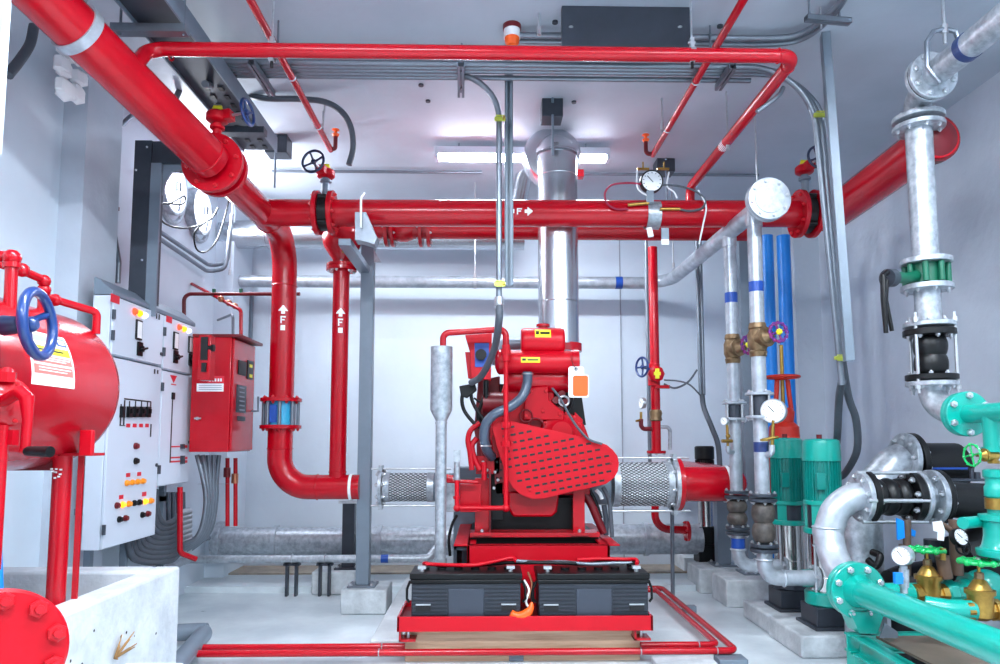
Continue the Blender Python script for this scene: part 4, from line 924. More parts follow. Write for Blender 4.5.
# control panel of the engine
cp=poly([(465,335),(492,333),(491,380),(471,378),(470,352)],5.02,.12,'instrument_panel',RED2,bevel=.004)
b_=poly([(474.5,343),(489,343),(489,367),(475,367)],5.015,.006,'panel_face',BAND,'blue instrument face',par=cp)
c=V(481,355,Y=5.01); part(cp,'gauge_knob',G().cyl(c,c-Vector((0,.03,0)),.04,n=18),BLK)
poly([(465,352),(470,352),(474,380),(468,378)],5.05,.08,'panel_side',RED)
# black cables and connector
blkc=[[(466,386),(462,398),(464,410),(472,421),(480,428)],[(470,386),(472,400),(478,412),(484,420)],[(486,375),(486,392),(482,402),(478,416),(482,424)],[(474,398),(482,403),(492,402)]]
for i,c in enumerate(blkc): part(eng,'black_cable',G().tube(smoothp([V(x,y,Y=5.0+.04*i) for x,y in c]),.014 if i<3 else .008,10),BLK)
poly([(459,386),(475,383),(477,390),(467,398),(461,396)],4.98,.07,'cable_connector',BLK,bevel=.006)
g=G().cyl(V(486,381,Y=5.05),V(486,402,Y=5.05),.02,n=12); part(eng,'solenoid',g,BLK)
g=G().cyl(V(483,403,Y=5.1),V(503,403,Y=5.1),.075,n=24); part(eng,'starter_motor',g,DRED,'dark red cylinder')
for i,c in enumerate([[(480,423),(471,430),(468,440),(470,452),(472,470)],[(477,438),(472,446),(475,460),(480,470)],[(484,462),(484,480)]]):
    part(eng,'oil_line',G().tube(smoothp([V(x,y,Y=5.0) for x,y in c]),.02,12),RED)
vp(476,500,456,474,5.06,.15,'filter_head',RED); g=G().cyl(V(482,440,Y=5.12),V(482,458,Y=5.12),.04,n=18); part(eng,'oil_filter',g,DRED)
part(eng,'small_hose',G().tube(smoothp([V(457,515,Y=4.9),V(452,525,Y=4.9),V(449,540,Y=4.9),V(450,556,Y=4.9)]),.01,8),BLK)
vp(444,455,480,512,5.0,.2,'coupling_guard',GAL)
# right of the engine above the guard: injector lines, brackets
for i,c in enumerate([[(552,388),(560,398),(567,411),(575,424),(583,434),(590,440),(602,444)]]): part(eng,'fuel_hose',G().tube(smoothp([V(x,y,Y=4.92) for x,y in c]),.0085,8),FLEX)
part(eng,'black_cable',G().tube(smoothp([V(569,386,Y=5.1),V(572,396,Y=5.1),V(570,406,Y=5.1),V(566,412,Y=5.1)]),.012,8),BLK)
g=G()
for x,y in((562,394),(566,402),(556,400),(560,410)): g.cyl(V(x,y,Y=5.06),V(x,y,Y=5.06)+Vector((0,.1,0)),.026,n=14)
part(eng,'injector_pump',g,DRED); part(eng,'pump_pulley',G().torus(V(564,401,Y=5.05),(0,1,0),.035,.008,20,8),BOLT)
# struts and hoses right below guard
for i,(c,r_,m) in enumerate([([(584,492),(592,506),(598,520),(604,533)],.03,DRED),([(590,490),(596,503),(601,518)],.014,BLK),([(603,487),(609,500),(611,520),(612,537)],.016,FLEX),([(596,490),(600,494),(602,499)],.014,WHITE),([(604,505),(606,520),(606,535)],.02,DGREY)]):
    part(eng,['brace','black_hose','grey_hose','white_hose','damper'][i],G().tube(smoothp([V(x,y,Y=5.15) for x,y in c]),r_,12),m)
# belt guard
GP=[(492,427),(497,422),(508,420.5),(540,427.5),(580,436.5),(598,441.5),(607,445),(613,450),(617.5,456),(619,463),(618,471),(614,478),(606,484),(590,488),(570,492),(545,498.5),(532,499),(521,495),(513,488),(508,479),(504,468),(497,447)]
gp=[V(x,y,Y=YF) for x,y in GP]
gd=part(eng,'belt_guard',G().prism(gp,(0,.012,0)),RED2,'bright red belt guard with rows of slots',bevel=.002)
g=G(); n=len(gp)
for i in range(n):
    a_,b_=gp[i],gp[(i+1)%n]; g.add([a_+Vector((0,.006,0)),b_+Vector((0,.006,0)),b_+Vector((0,.12,0)),a_+Vector((0,.12,0))],[(0,1,2,3)])
part(gd,'guard_rim',g,RED)
def inside(x,y,m=3.2):
    c=False; n=len(GP); dm=1e9
    for i in range(n):
        x1,y1=GP[i]; x2,y2=GP[(i+1)%n]
        if (y1>y)!=(y2>y) and x<(x2-x1)*(y-y1)/(y2-y1)+x1: c=not c
        tt=max(0,min(1,((x-x1)*(x2-x1)+(y-y1)*(y2-y1))/((x2-x1)**2+(y2-y1)**2))); dm=min(dm,math.hypot(x-x1-tt*(x2-x1),y-y1-tt*(y2-y1)))
    return c and dm>m
g=G()
for k in range(-4,18):
    for j in range(-2,20):
        x=496+j*8+k*1.1; y=430+k*7.7-j*1.55+ -0
        if inside(x-2.2,y+.3) and inside(x+2.2,y-.3):
            c=V(x,y,Y=YF-.001); g.cbox(c,(.036,.0016,.0145),Matrix.Rotation(R(-9),3,'Y'))
part(gd,'vent_slots',g,PRINT,'dark ventilation slots')
for px,py in((512,443),(611,463),(530,490)): bolt(gd,V(px,py,Y=YF-.001),(0,-1,0),.01,RBOLT)
# orange tag card
t=thing('hanging_tag','white and orange rounded tag hanging at the right end of the engine','tag',V(578,397,Y=4.93))
def rr(px0,py0,px1,py1,Y,r=2.2):
    pts=[]
    for cx_,cy_,a0 in((px1-r,py0+r,-90),(px1-r,py1-r,0),(px0+r,py1-r,90),(px0+r,py0+r,180)):
        for i in range(4): an=R(a0+30*i); pts.append(V(cx_+r*math.cos(an),cy_+r*math.sin(an),Y=Y))
    return pts
part(t,'white_card',G().prism(rr(568.5,366.5,584,397.5,4.93),(0,.004,0)),WHITE); part(t,'orange_card',G().prism(rr(573,375.5,588,396,4.92),(0,.006,0)),ORG); 
part(t,'white_rim',G().prism(rr(571,374.5,589,397.5,4.926),(0,.004,0)),WHITE)
c=V(576,369,Y=4.927); part(t,'eyelet',G().torus(c,(0,1,0),.009,.003,14,6).tube(smoothp([c,V(572,362,Y=4.9),V(571,356,Y=4.9)]),.002,6),PRINT)
# silver tundish / drain cone left of the engine
YD=4.8; xd=V(441,450,Y=YD).x; Z=lambda y: zat(y,xd,YD)
ra=L(11,441,400,YD); rb=L(5.6,441,500,YD)
t=thing('drain_standpipe','tall silver drain standpipe with a wide upper cup left of the engine','standpipe',(xd,YD,zpl))
part(t,'cup',G().lathe((xd,YD,Z(421)),(0,0,1),[(0,rb),(Z(410)-Z(421),ra),(Z(347)-Z(421),ra),(Z(347)-Z(421),ra-.006),(Z(350)-Z(421),ra-.007),(Z(352)-Z(421),.01)],36),GAL)
part(t,'pipe_run',G().cyl((xd,YD,zpl),(xd,YD,Z(420)),rb,n=28),GAL); part(t,'collar',G().cyl((xd,YD,Z(563)),(xd,YD,Z(558)),rb*1.2,n=24).cyl((xd,YD,Z(424)),(xd,YD,Z(422)),rb*1.1,n=24),GAL)
# ================================================================ flex connectors and the pump
def braidmat():
    m=mat('wire_braid',(214,218,222),.35,.6); N=m.node_tree.nodes; K=m.node_tree.links; b=N['Principled BSDF']; tc=N['Texture Coordinate']
    hs=[]
    for an in(28,-28):
        mp=N.new('ShaderNodeMapping'); mp.inputs['Rotation'].default_value=(0,R(an),0); K.new(tc.outputs['Object'],mp.inputs[0])
        w=N.new('ShaderNodeTexWave'); w.wave_type='BANDS'; w.bands_direction='Z'; w.inputs['Scale'].default_value=17; K.new(mp.outputs[0],w.inputs[0]); hs.append(w)
    mx=N.new('ShaderNodeMath'); mx.operation='MULTIPLY'; K.new(hs[0].outputs['Fac'],mx.inputs[0]); K.new(hs[1].outputs['Fac'],mx.inputs[1])
    r=N.new('ShaderNodeValToRGB'); r.color_ramp.elements[0].color=(.05,.055,.06,1); r.color_ramp.elements[0].position=.02; r.color_ramp.elements[1].color=(.72,.75,.78,1); r.color_ramp.elements[1].position=.3
    K.new(mx.outputs[0],r.inputs[0]); K.new(r.outputs[0],b.inputs['Base Color'])
    bp=N.new('ShaderNodeBump'); bp.inputs['Strength'].default_value=.8; bp.inputs['Distance'].default_value=.01; K.new(mx.outputs[0],bp.inputs['Height']); K.new(bp.outputs[0],b.inputs['Normal'])
    return m
BRAID=braidmat()
def flexc(px0,px1,py,dpx,Y,fr,label,rods,fl,fr2):
    p=V(px0,py,Y=Y); q=V(px1,py,Y=Y); z=V((px0+px1)/2,py,Y=Y).z; p.z=q.z=z; r=L(dpx/2,px0,py,Y)
    t=thing('braided_connector',label,'flexible connector',((p.x+q.x)/2,Y,z-fr))
    l=q.x-p.x; pr=[]; n=60
    g=G(); NS=34 if dpx<35 else 36; NA=44; o=0
    for i in range(NS+1):
        for k in range(NA):
            an=2*PI*k/NA; d=r*(1+(.02 if (i+k)%2 else -.0)); g.v.append(Vector((p.x+.04+(l-.08)*i/NS,Y+math.cos(an)*d,z+math.sin(an)*d)))
    for i in range(NS):
        for k in range(NA):
            j=(k+1)%NA; g.f.append((i*NA+k,i*NA+j,(i+1)*NA+j,(i+1)*NA+k))
    part(t,'braid',g,BRAID,'woven metal braid')
    part(t,'end_sleeve',G().lathe(p,(1,0,0),[(0,r*.85),(0,r*1.04),(.05,r*1.06),(.055,r*.98)],32),GAL); part(t,'end_sleeve',G().lathe(q,(-1,0,0),[(0,r*.85),(0,r*1.04),(.05,r*1.06),(.055,r*.98)],32),GAL)
    if fl: flange(t,p-Vector((.02,0,0)),(-1,0,0),fr,.03,GAL,8,.016,BOLT,side=2)
    if fr2: flange(t,q+Vector((.02,0,0)),(1,0,0),fr,.03,GAL,8,.016,BOLT,side=2)
    for dz in(1,-1):
        a_=Vector((p.x-.1,Y-fr*.2,z+dz*fr*.95)); b_=Vector((q.x+.14,Y-fr*.2,z+dz*fr*.95)); part(t,'tie_rod',G().cyl(a_,b_,.0095,n=10),BOLT)
    for x in((p.x-.02) if fl else q.x+.02,):
        for dz in(1,-1): part(t,'rod_lug',G().cbox((x,Y-fr*.2,z+dz*fr*.95),(.03,.09,.06)),GAL)
    return t,p,q,r,z
t,p,q,r,z=flexc(384,434,487,28,Y5,.155,'short braided steel connector between the low red run and the engine pump',1,True,False)
t,p,q,r,z=flexc(611,670,484,43,5.5,.215,'wide braided steel connector right of the belt guard',1,False,True)
t=thing('suction_pipe','wide red suction pipe right of the braided connector, turning back to the wall','pipe',(1.8,5.5,0))
xs=q.x+.055; flange(t,(xs,5.5,z),(-1,0,0),.205,.04,RED,8,.015,RBOLT,side=0)
rr_=L(17.5,700,484,5.5); xe=V(735,484,Y=5.5).x
part(t,'pipe_run',G().pipe([(xs,5.5,z),(xe,5.5,z),(xe,7.4,z)],rr_,.16,32,9),RED)
part(t,'white_strap',G().lathe((V(724,484,Y=5.5).x,5.5,z),(1,0,0),[(0,rr_+.001),(0,rr_+.006),(.025,rr_+.006),(.025,rr_+.001)],32,caps=False),WHITE)
# pump body behind the engine
t=thing('fire_pump','red casting of the fire pump mostly hidden behind the engine','pump',((V(436,487,Y=5.75).x+V(610,487,Y=5.6).x)/2,6.1,zpl))
a=V(434,487,Y=Y5); g=G().lathe(a,(1,0,0),[(0,.12),(.05,.1),(.2,.12)],28); g.lathe(V(598,484,Y=5.5),(1,0,0),[(-.4,.1),(0,.16),(.08,.16)],28)
g.box((a.x+.15,5.95,.3),(V(598,484,Y=5.5).x-.2,6.25,a.z+.15)); part(t,'pump_casing',g,GREY,bevel=.01)
part(t,'pedestal',G().box((a.x+.2,6.02,zpl),(V(590,484,Y=5.5).x-.2,6.2,.35)),RED)
# ================================================================ plinth, timber, batteries
xl_=-.735; xr_=V(645,655,Z=0).x; yf=4.56
struct_=solo('engine_plinth',G().box((xl_,yf,0),(xr_,6.6,zpl)),mat('plinth_concrete',(212,216,218),.55,0,rgb2=(188,192,196),scale=5,bump=.2),'low pale concrete plinth under the red engine','plinth',bevel=.012)
x0=V(396,650,Y=4.545).x; x1=V(645,650,Y=4.545).x
# battery tray
YTr=4.32
a=V(397,617,Y=YTr); b=V(653,617,Y=YTr); c=V(397,632,Y=YTr)
t=thing('battery_tray','red steel battery tray on short legs in front of the engine','tray',((a.x+b.x)/2,YTr+.2,.0))
hz=(a.z-c.z)
part(t,'front_rail',G().box((a.x,YTr,c.z),(b.x,YTr+.012,a.z)),RED2,bevel=.002)
part(t,'tray_bottom',G().box((a.x,YTr+.01,a.z-.055),(b.x,YTr+.44,a.z-.04)),DRED); part(t,'rear_rail',G().box((a.x,YTr+.43,c.z),(b.x,YTr+.44,a.z)),RED)
for x in(a.x,b.x-.012): part(t,'end_rail',G().box((x,YTr,c.z),(x+.012,YTr+.44,a.z)),RED)
zft=V(400,643,Y=YTr).z
for x in(a.x+.01,b.x-.11):
    part(t,'tray_foot',G().box((x,YTr+.02,zft),(x+.012,YTr+.1,c.z)).box((x,YTr+.02,zft),(x+.1,YTr+.14,zft+.012)),RED); part(t,'foot_stem',G().cyl((x+.05,YTr+.07,zft),(x+.05,YTr+.07,c.z+.02),.01,n=10),BOLT)
# timber under tray
yw=YTr+.13
struct2=thing('timber_baulk','long brown timber baulk lying under the battery tray','timber',((x0+x1)/2,yw,0))
x0=V(405,645,Y=yw).x; x1=V(640,645,Y=yw).x
part(struct2,'board',G().box((x0,yw,0.0),(x1,yw+.1,c.z-.012)),WOOD,bevel=.004)
# batteries
def battery(px0,px1,label):
    yb=4.36; a=V(px0,574,Y=yb); b=V(px1,574,Y=yb); zb=V(px0,618,Y=yb).z-.02; zt=a.z; dp=.3
    zb=max(zb,c.z+hz-.04)
    t=thing('battery',label,'battery',((a.x+b.x)/2,yb+dp/2,zb),'starter batteries')
    w=b.x-a.x; x0,x1=a.x,b.x
    cs=part(t,'case',G().box((x0+.012,yb+.008,zb),(x1-.012,yb+dp,zt-.06)),CASE,bevel=.006)
    for xa_,xb_ in((x0+.018,x0+w*.33),(x0+w*.67,x1-.018)):
        g=G()
        for i in range(9): z=zb+.012+i*(zt-.085-zb)/8.5; g.box((xa_,yb+.001,z),(xb_,yb+.01,z+.012))
        part(cs,'ribbed_face',g,CASE)
    part(cs,'plain_panel',G().box((x0+w*.345,yb-.002,zb+.02),(x0+w*.655,yb+.01,zt-.09)),CASEL,bevel=.002)
    for x in(x0+.04,x1-.04-.09): part(cs,'grip_slot',G().box((x,yb-.006,zb+.095),(x+.09,yb+.004,zb+.103)),BOLT); part(cs,'grip_recess',G().box((x,yb-.002,zb+.06),(x+.09,yb+.005,zb+.094)),PRINT)
    part(t,'lid',G().box((x0+.004,yb-.002,zt-.06),(x1-.004,yb+dp+.005,zt-.035)).box((x0,yb+.004,zt-.036),(x1,yb+dp,zt)),BLK,bevel=.006)
    for x in(x0,x1):
        s=-1 if x==x0 else 1
        h=G().tube([(x,yb+.04,zt-.05),(x+s*.02,yb+.05,zt-.1),(x+s*.02,yb+.05,zt-.16),(x+s*.004,yb+.05,zt-.18)],.008,8); part(t,'rope_handle',h,BLK)
    for i in range(6): x=x0+w*(.12+i*.152); part(t,'vent_cap',G().cyl((x,yb+.15,zt),(x,yb+.15,zt+.014),.028,n=16),BLK)
    for x in(x0+.07,x1-.07): part(t,'terminal',G().cyl((x,yb+.07,zt),(x,yb+.07,zt+.025),.014,n=12).cbox((x,yb+.07,zt+.028),(.05,.04,.018)),BOLT)
    return t,zt,yb
tb,zt,yb=battery(409.5,522.5,'left dark grey battery on the red tray'); battery(537,650,'right dark grey battery on the red tray')
def bc(pts,m,r,label,dz=.02):
    solo('battery_cable',G().tube(smoothp([Vector((V(x,570,Y=yb+.1+dy).x,yb+.1+dy,zt+dz+h)) for x,dy,h in pts]),r,10),m,label,'cable')
bc([(427,-.02,.03),(424,.03,.02),(432,.06,.01),(450,.03,.01),(475,.0,.015),(495,.05,.03),(512,.08,.045),(516,.05,.03)],RED2,.012,'red battery lead lying across the left battery')
bc([(436,.08,.0),(460,.05,.005),(480,.06,.005),(505,.1,.01),(530,.05,.02),(560,.03,.02),(585,.06,.01),(600,.1,.01),(628,.12,.02),(638,.05,.02),(628,.0,.01)],BLK,.012,'black battery lead strung across both batteries')
bc([(577,.06,.035),(600,.09,.035),(625,.1,.03),(636,.06,.035),(637,.0,.02)],RED2,.012,'red battery lead lying across the right battery')
bc([(516,.06,.03),(540,.06,.02),(560,.08,.02),(590,.02,.015),(615,.02,.02),(632,.02,.02)],CONDUIT,.011,'grey battery lead linking the two batteries')
# orange scoop
g=G(); 
pts=[(511,607),(514,614),(524,612),(528,604),(529,598),(532,604),(535,612),(534,621),(511,622),(509,616)]
solo('orange_cover',G().prism([V(x,y,Y=4.31) for x,y in pts],(0,.006,0)) if 0 else G().tube(smoothp([V(511,613,Y=4.345),V(516,616,Y=4.345),V(524,615,Y=4.345),V(530,610,Y=4.345),V(532,602,Y=4.35)]),[.022,.022,.022,.023,.024,.024,.025,.025,.026,.026,.026,.027,.027,.028,.028,.028,.028,.027,.027,.026,.024,.022,.02,.019,.017,.015,.013,.009,.006][:29],12),ORG,'curved orange plastic piece lying between the two batteries','cover')
# cable bundle between batteries
for i,(pts,m) in enumerate([([(524,580),(529,590),(526,602),(531,610)],WHITE),([(534,582),(531,592),(533,604)],BLK),([(528,572),(532,584),(529,598)],COPPER)]):
    solo('battery_wire',G().tube(smoothp([V(x,y,Y=4.42) for x,y in pts]),.007,8),m,['thin white wire in the gap between the batteries','thin black wire in the gap between the batteries','thin copper coloured wire in the gap between the batteries'][i],'wire')
# ================================================================ red floor pipes
zf=.07; yfp=V(500,652,Z=zf).y
def fpipe(pxl,py,xcorner,ycorner,xback,yback,label):
    y=V(500,py,Z=zf).y; xc=V(xcorner,py,Z=zf).x; yb_=V(xback,yback,X=xc).y if 0 else V(xcorner,yback,Z=zf).y
    bk=V(xback,yback,Z=zf)
    t=thing('floor_pipe',label,'pipe',(0,y,0)); xl=V(pxl,py,Z=zf).x
    part(t,'pipe_run',G().pipe([(xl,y,zf),(xc,y,zf),(xc,bk.y,zf),(xc-.25,bk.y,zf)],.021,.06,16),RED)
    for x in(-.65,.95,xc-.12): part(t,'clip',G().torus((x,y,zf),(1,0,0),.022,.004,16,6),BOLT)
    return xc,bk.y
fpipe(200,652,738,652,662,588,'nearer of two red pipes running along the floor below the batteries')
fpipe(205,646,719,646,655,590,'farther of two red pipes running along the floor below the batteries')
def fsup(px,py,w,label):
    p=V(px,py,Z=0); solo('pipe_support',G().box((p.x-w/2,p.y-.05,0),(p.x+w/2,p.y+.09,.045)),CONC if w>.1 else GREY,label,'support',bevel=.004)
fsup(516,659,.09,'small floor support under the red floor pipes, middle one'); 
a=V(712,664,Z=0)
solo('concrete_pad',G().box((V(652,664,Z=0).x,4.18,0),(V(712,664,Z=0).x,4.40,.04)),CONC,'low concrete pad under the floor pipes at right of the batteries','pad',bevel=.006)
solo('steel_shim',G().box((V(712,660,Z=0).x,4.3,0),(V(740,660,Z=0).x,4.42,.045)),GREY,'grey steel block under the corner of the floor pipes','shim',bevel=.004)
p=V(688,612,Z=0); solo('pipe_shoe',G().box((p.x-.04,p.y-.03,0),(p.x+.06,p.y+.03,.05)),GREY,'small grey shoe under the slanting floor pipes right of the tray','support')
# grey pipes at lower left
t=thing('floor_drain_pipe','thick grey plastic pipe with an elbow coming out from beside the concrete bund','pipe',V(205,660,Z=0))
p=V(206,640,Z=.1)
part(t,'pipe_run',G().pipe([V(170,633,Z=.09),V(206,631,Z=.09),V(168,675,Z=.09)],.055,.08,20),GREY); c=V(203,633,Z=.09); part(t,'collar',G().cyl(c-Vector((.05,0,0)),c+Vector((.02,0,0)),.064,n=24),GREY)
# ================================================================ fuel tank (left)
yt=3.1; c=V(47,391,Y=yt); rt=.335
t=thing('fuel_tank','big horizontal red fuel tank at the left edge with a white instruction sheet','tank',(c.x,2.3,c.z-rt))
part(t,'shell',G().lathe((c.x,1.0,c.z),(0,1,0),[(0,rt*.6),(.04,rt*.9),(.1,rt),(yt-1.0-.06,rt),(yt-1.0-.02,rt*.97),(yt-1.0,rt*.9),(yt-.97,rt*.6)],64),RED)
# instruction sheet on the shell
def ang(px,py):  # intersect the view ray with the shell
    d=ray(px,py); o=Vector((0,0,H)); a=d.x**2+d.z**2; ox=-c.x; oz=H-c.z; b=2*(ox*d.x+oz*d.z); q=ox*ox+oz*oz-rt*rt
    D_=b*b-4*a*q; D_=max(D_,0); s_=(-b-math.sqrt(D_))/(2*a); p=o+d*s_; return p.y,math.atan2(p.z-c.z,p.x-c.x)
ya,a1=ang(31,383); yb_,a2=ang(74,390); _,a0=ang(60,338)
ya,yb_=sorted((ya,yb_)); w=(yb_-ya)
ac=(a0+a1)/2; hh=abs(a0-min(a1,a2))*rt/2
f=Vector((math.cos(ac),0,math.sin(ac)))
def sheet(t0,t1,w0,w1,m,dr,name,par,label=None):
    g=G().wrap((c.x,ya,c.z),(0,1,0),rt+dr,0,[(t0*w,t1*w,(w0-.5)*2*hh*-1,(w1-.5)*2*hh*-1)],f); return part(par,name,g,m,label)
sh=sheet(0,1,0,1,WHITE,.0,'instruction_sheet',t,'white instruction sheet with yellow and red bands')
# w grows upward with the d x f direction; rows counted from the bottom
# (fractions from bottom of the sheet)
S=lambda *k: sheet(*k,sh)
def row(t0,t1,b,tp,m,dr): S(t0,t1,1-b,1-tp,m,dr,'printed_band')
UP=1
# gray dots
# determine orientation: wrap angle direction g=d x f ; d=(0,1,0)
gd_=Vector((0,1,0)).cross(f)
flip = gd_.z<0
def row(t0,t1,top,bot,m,dr,nm='printed_band'):
    # top,bot measured from the top edge of the sheet (0..1)
    if flip: a_,b_=(top-.5)*2*hh,(bot-.5)*2*hh
    else: a_,b_=(.5-top)*2*hh,(.5-bot)*2*hh
    part(sh,nm,G().wrap((c.x,ya,c.z),(0,1,0),rt+dr,0,[(t0*w,t1*w,a_,b_)],f),m)
row(.05,.62,.07,.2,CABE,.001,'grey_heading'); row(.72,.95,.06,.22,BAND,.001,'round_emblem')
row(.76,.91,.09,.19,WHITE,.002,'emblem_centre')
row(.05,.95,.28,.43,YEL,.001); row(.05,.95,.47,.6,PINK,.001); row(.05,.95,.64,.8,PINK,.001)
for k,y in enumerate((.5,.54,.68,.73)): row(.15,.9-.1*(k%2),y,y+.018,WHITE,.002,'text_line')
row(.2,.8,.34,.37,PRINT,.002,'text_line')
# saddle + leg
lx=V(76,500,Y=2.95).x
t2=thing('tank_stand','red steel stand with bracket and leg carrying the big fuel tank','stand',(lx,2.9,0))
p=V(79.5,430,Y=2.86); q=V(91,456,Y=2.86)
part(t2,'bracket',G().box((p.x,2.86,q.z),(q.x,2.885,p.z)),RED2,bevel=.004)
q0=V(60,456,Y=2.9)
part(t2,'saddle_plate',G().box((c.x-.25,2.9,q0.z-.0),(q.x-.02,3.0,q0.z+.012)),RED)
part(t2,'leg',G().cyl((lx-.05,2.93,0),(lx-.05,2.93,q0.z),.036,n=24),RED); part(t2,'leg',G().box((lx-.0,2.95,0),(lx+.022,2.96,q0.z)),RED)
g=G(); z=q0.z-.07
for k in range(9): g.cbox((lx-.05+(.5-random.random())*.045,2.893,z+(.5-random.random())*.04),(.008,.006,.006))
part(t2,'chipped_paint',g,WHITE,'white chips in the paint')
part(t2,'cross_channel',G().box((c.x-.3,2.93,q0.z-.06),(lx-.05,2.99,q0.z)),DRED)
part(t2,'leg',G().cyl((c.x-.27,2.96,0),(c.x-.27,2.96,q0.z),.04,n=20),RED)
for yy in(1.3,): part(t2,'leg',G().cyl((lx-.03,yy,0),(lx-.03,yy,q0.z),.044,n=20),RED)
# vent pipework over the tank
yq=2.55
g=G().pipe([V(-10,256,Y=yq),V(12,257,Y=yq),V(7,375,Y=yq)],.021,.02,14)
t=thing('tank_vent_pipe','red screwed pipe rising in front of the fuel tank at the left edge','pipe',V(7,375,Y=yq)); part(t,'pipe_run',g,RED)
g=G().ball(V(12,258,Y=yq),.032,12).cyl(V(12,263,Y=yq),V(12,268,Y=yq),.029,n=12).cyl(V(8,336,Y=yq),V(8,344,Y=yq),.032,n=8); part(t,'pipe_fitting',g,RED)
g=G().cyl(V(8,346,Y=yq),V(7,362,Y=yq),.017,n=12); part(t,'sight_glass',g,BRASS); g=G().cyl(V(8,354,Y=yq-.02),V(27,353,Y=yq-.02),.006,n=8).cyl(V(12,354,Y=yq-.02),V(17,354,Y=yq-.02),.02,n=10); part(t,'side_cock',g,DRED)
t=thing('tank_vent_pipe','red stepped screwed pipe running over the fuel tank and down behind it','pipe',V(99,335,Y=3.05))
pp=[V(-10,261,Y=2.62),V(23,271,Y=2.72),V(44,280,Y=2.82),V(44,300,Y=2.82)]
part(t,'pipe_run',G().pipe(pp[:3]+[V(44,296,Y=2.84),V(56,300,Y=2.9),V(97,312,Y=3.05),V(96,334,Y=3.05)],.0165,.025,12),RED)
part(t,'drop_pipe',G().cyl(V(43,298,Y=2.84),V(41,345,Y=2.84),.02,n=12),RED)
g=G()
for x,y,Y,r_ in((22,270,2.71,.028),(44,281,2.82,.026),(44,290,2.83,.026),(55,300,2.9,.026)): g.ball(V(x,y,Y=Y),r_,12)
part(t,'pipe_fitting',g,RED)
# blue hand wheel
YW=2.3
t=thing('wheel_valve','large dark blue handwheel on a steel stem in front of the fuel tank','valve',V(37,323,Y=YW))
wc=V(38,324,Y=YW); d=Vector((1,.16,.08)).normalized()
wheel(t,wc,d,.106,.0165,BLUE,3,.026,dish=.32,ph=.5,name='handwheel',sw=.014)
part(t,'stem',G().cyl(wc-d*.02,wc-Vector((.9,0,-.01))*.3,.01,n=12),GAL); part(t,'bonnet',G().lathe(wc-d*.05,-d,[(0,.016),(.01,.028),(.05,.034),(.06,.03)],16),NAVY)
# semi rotary hand pump
YH=2.15
t=thing('hand_pump','red semi rotary hand pump with a crank handle in front of the fuel tank','hand pump',V(8,440,Y=YH))
hc=V(3,402,Y=YH); d=Vector((.55,-.83,0)).normalized()
part(t,'pump_body',G().lathe(hc-d*-.0,d,[(-.08,.06),(-.07,.075),(0,.078),(.012,.065),(.02,.03),(.03,.03),(.035,.02)],28),RED)
for i in range(6):
    x_,y_,_=basis(d); an=i*PI/3; bolt(t,hc+(x_*math.cos(an)+y_*math.sin(an))*.066+d*.006,d,.008,RBOLT)
g=G().tube([hc+d*.03,V(20,392,Y=YH-.08),V(27,398,Y=YH-.09),V(27.5,420,Y=YH-.09),V(25,451,Y=YH-.09)],[.018,.02,.02,.014,.014],12); cr=part(t,'crank_arm',g,RED)
part(cr,'grip',G().lathe(V(26,451,Y=YH-.09),(V(54,452,Y=YH-.12)-V(26,451,Y=YH-.09)),[(0,.01),(.004,.014),(.085,.016),(.09,.016),(.09,.009)],16),BLK,'black crank grip')
g=G().box(V(3,430,Y=YH),V(12,445,Y=YH)+Vector((0,.03,0))).cyl(hc-Vector((0,0,.07)),hc-Vector((0,0,.5)),.02,n=14); part(t,'mount_bracket',g,RED)
g=G().cyl(hc+Vector((.005,0,.07)),V(7,372,Y=YH+.02),.02,n=12).cyl(hc+Vector((0,0,.06)),hc+Vector((0,0,.09)),.032,n=8); part(t,'outlet_nipple',g,RED)
g=G().tube(smoothp([V(2,460,Y=2.5),V(-2,520,Y=2.5),V(0,600,Y=2.5)]),.012,10); solo('blue_hose',g,BPIPE,'blue hose hanging at the very left edge below the fuel tank','hose')
# bund wall
xb=V(178,640,Y=3.7).x; zb=V(178,566,Y=3.7).z
g=G().box((xb-.13,.9,0),(xb,3.7,zb)); g.box((LW+.02,3.55,0),(xb-.13,3.7,zb))
solo('concrete_bund',g,mat('bund_concrete',(214,218,222),.8,0,rgb2=(182,187,192),scale=6,bump=.5,bscale=30),'low rough concrete bund wall around the fuel tank','bund wall',bevel=.014)
g=G(); random.seed(3)
for k in range(10):
    y=random.uniform(2.7,3.6); z=random.uniform(.3,.6); g.ball((xb,y,z),random.uniform(.004,.009),6,(.2,1,1))
solo('pitted_holes',g,PRINT,'small dark pits in the face of the concrete bund wall','pits')
# big bolted red flange lower left
Yf=2.0; c0=V(-2,654,Y=Yf); d=Vector((.62,-.78,.1)).normalized(); rf=L(62,10,650,Yf)
t=thing('blind_flange','large red bolted blind flange in the lower left corner','flange',c0-Vector((0,0,rf)))
part(t,'disc',G().cyl(c0-d*.035,c0,rf,n=56,ch=.008),RED2); part(t,'rear_flange',G().cyl(c0-d*.075,c0-d*.04,rf,n=56,ch=.006),RED); part(t,'pipe_stub',G().cyl(c0-d*.5,c0-d*.07,rf*.62,n=40),RED)
x_,y_,_=basis(d)
for i in range(10): an=i*PI/5+.25; bolt(t,c0+(x_*math.cos(an)+y_*math.sin(an))*rf*.82,d,.026,RBOLT)
random.seed(5); g=G(); b0=V(112,658,X=xb)
for k in range(12): e=b0+Vector((.015+random.random()*.03,random.uniform(-.04,.14),random.uniform(.0,.09))); g.tube([b0+Vector((.012,0,0)),e],[.006,.002],6)
solo('dry_straw',g,mat('straw',(150,112,66),.7),'tuft of dry brown straw stuck to the bund wall','straw')
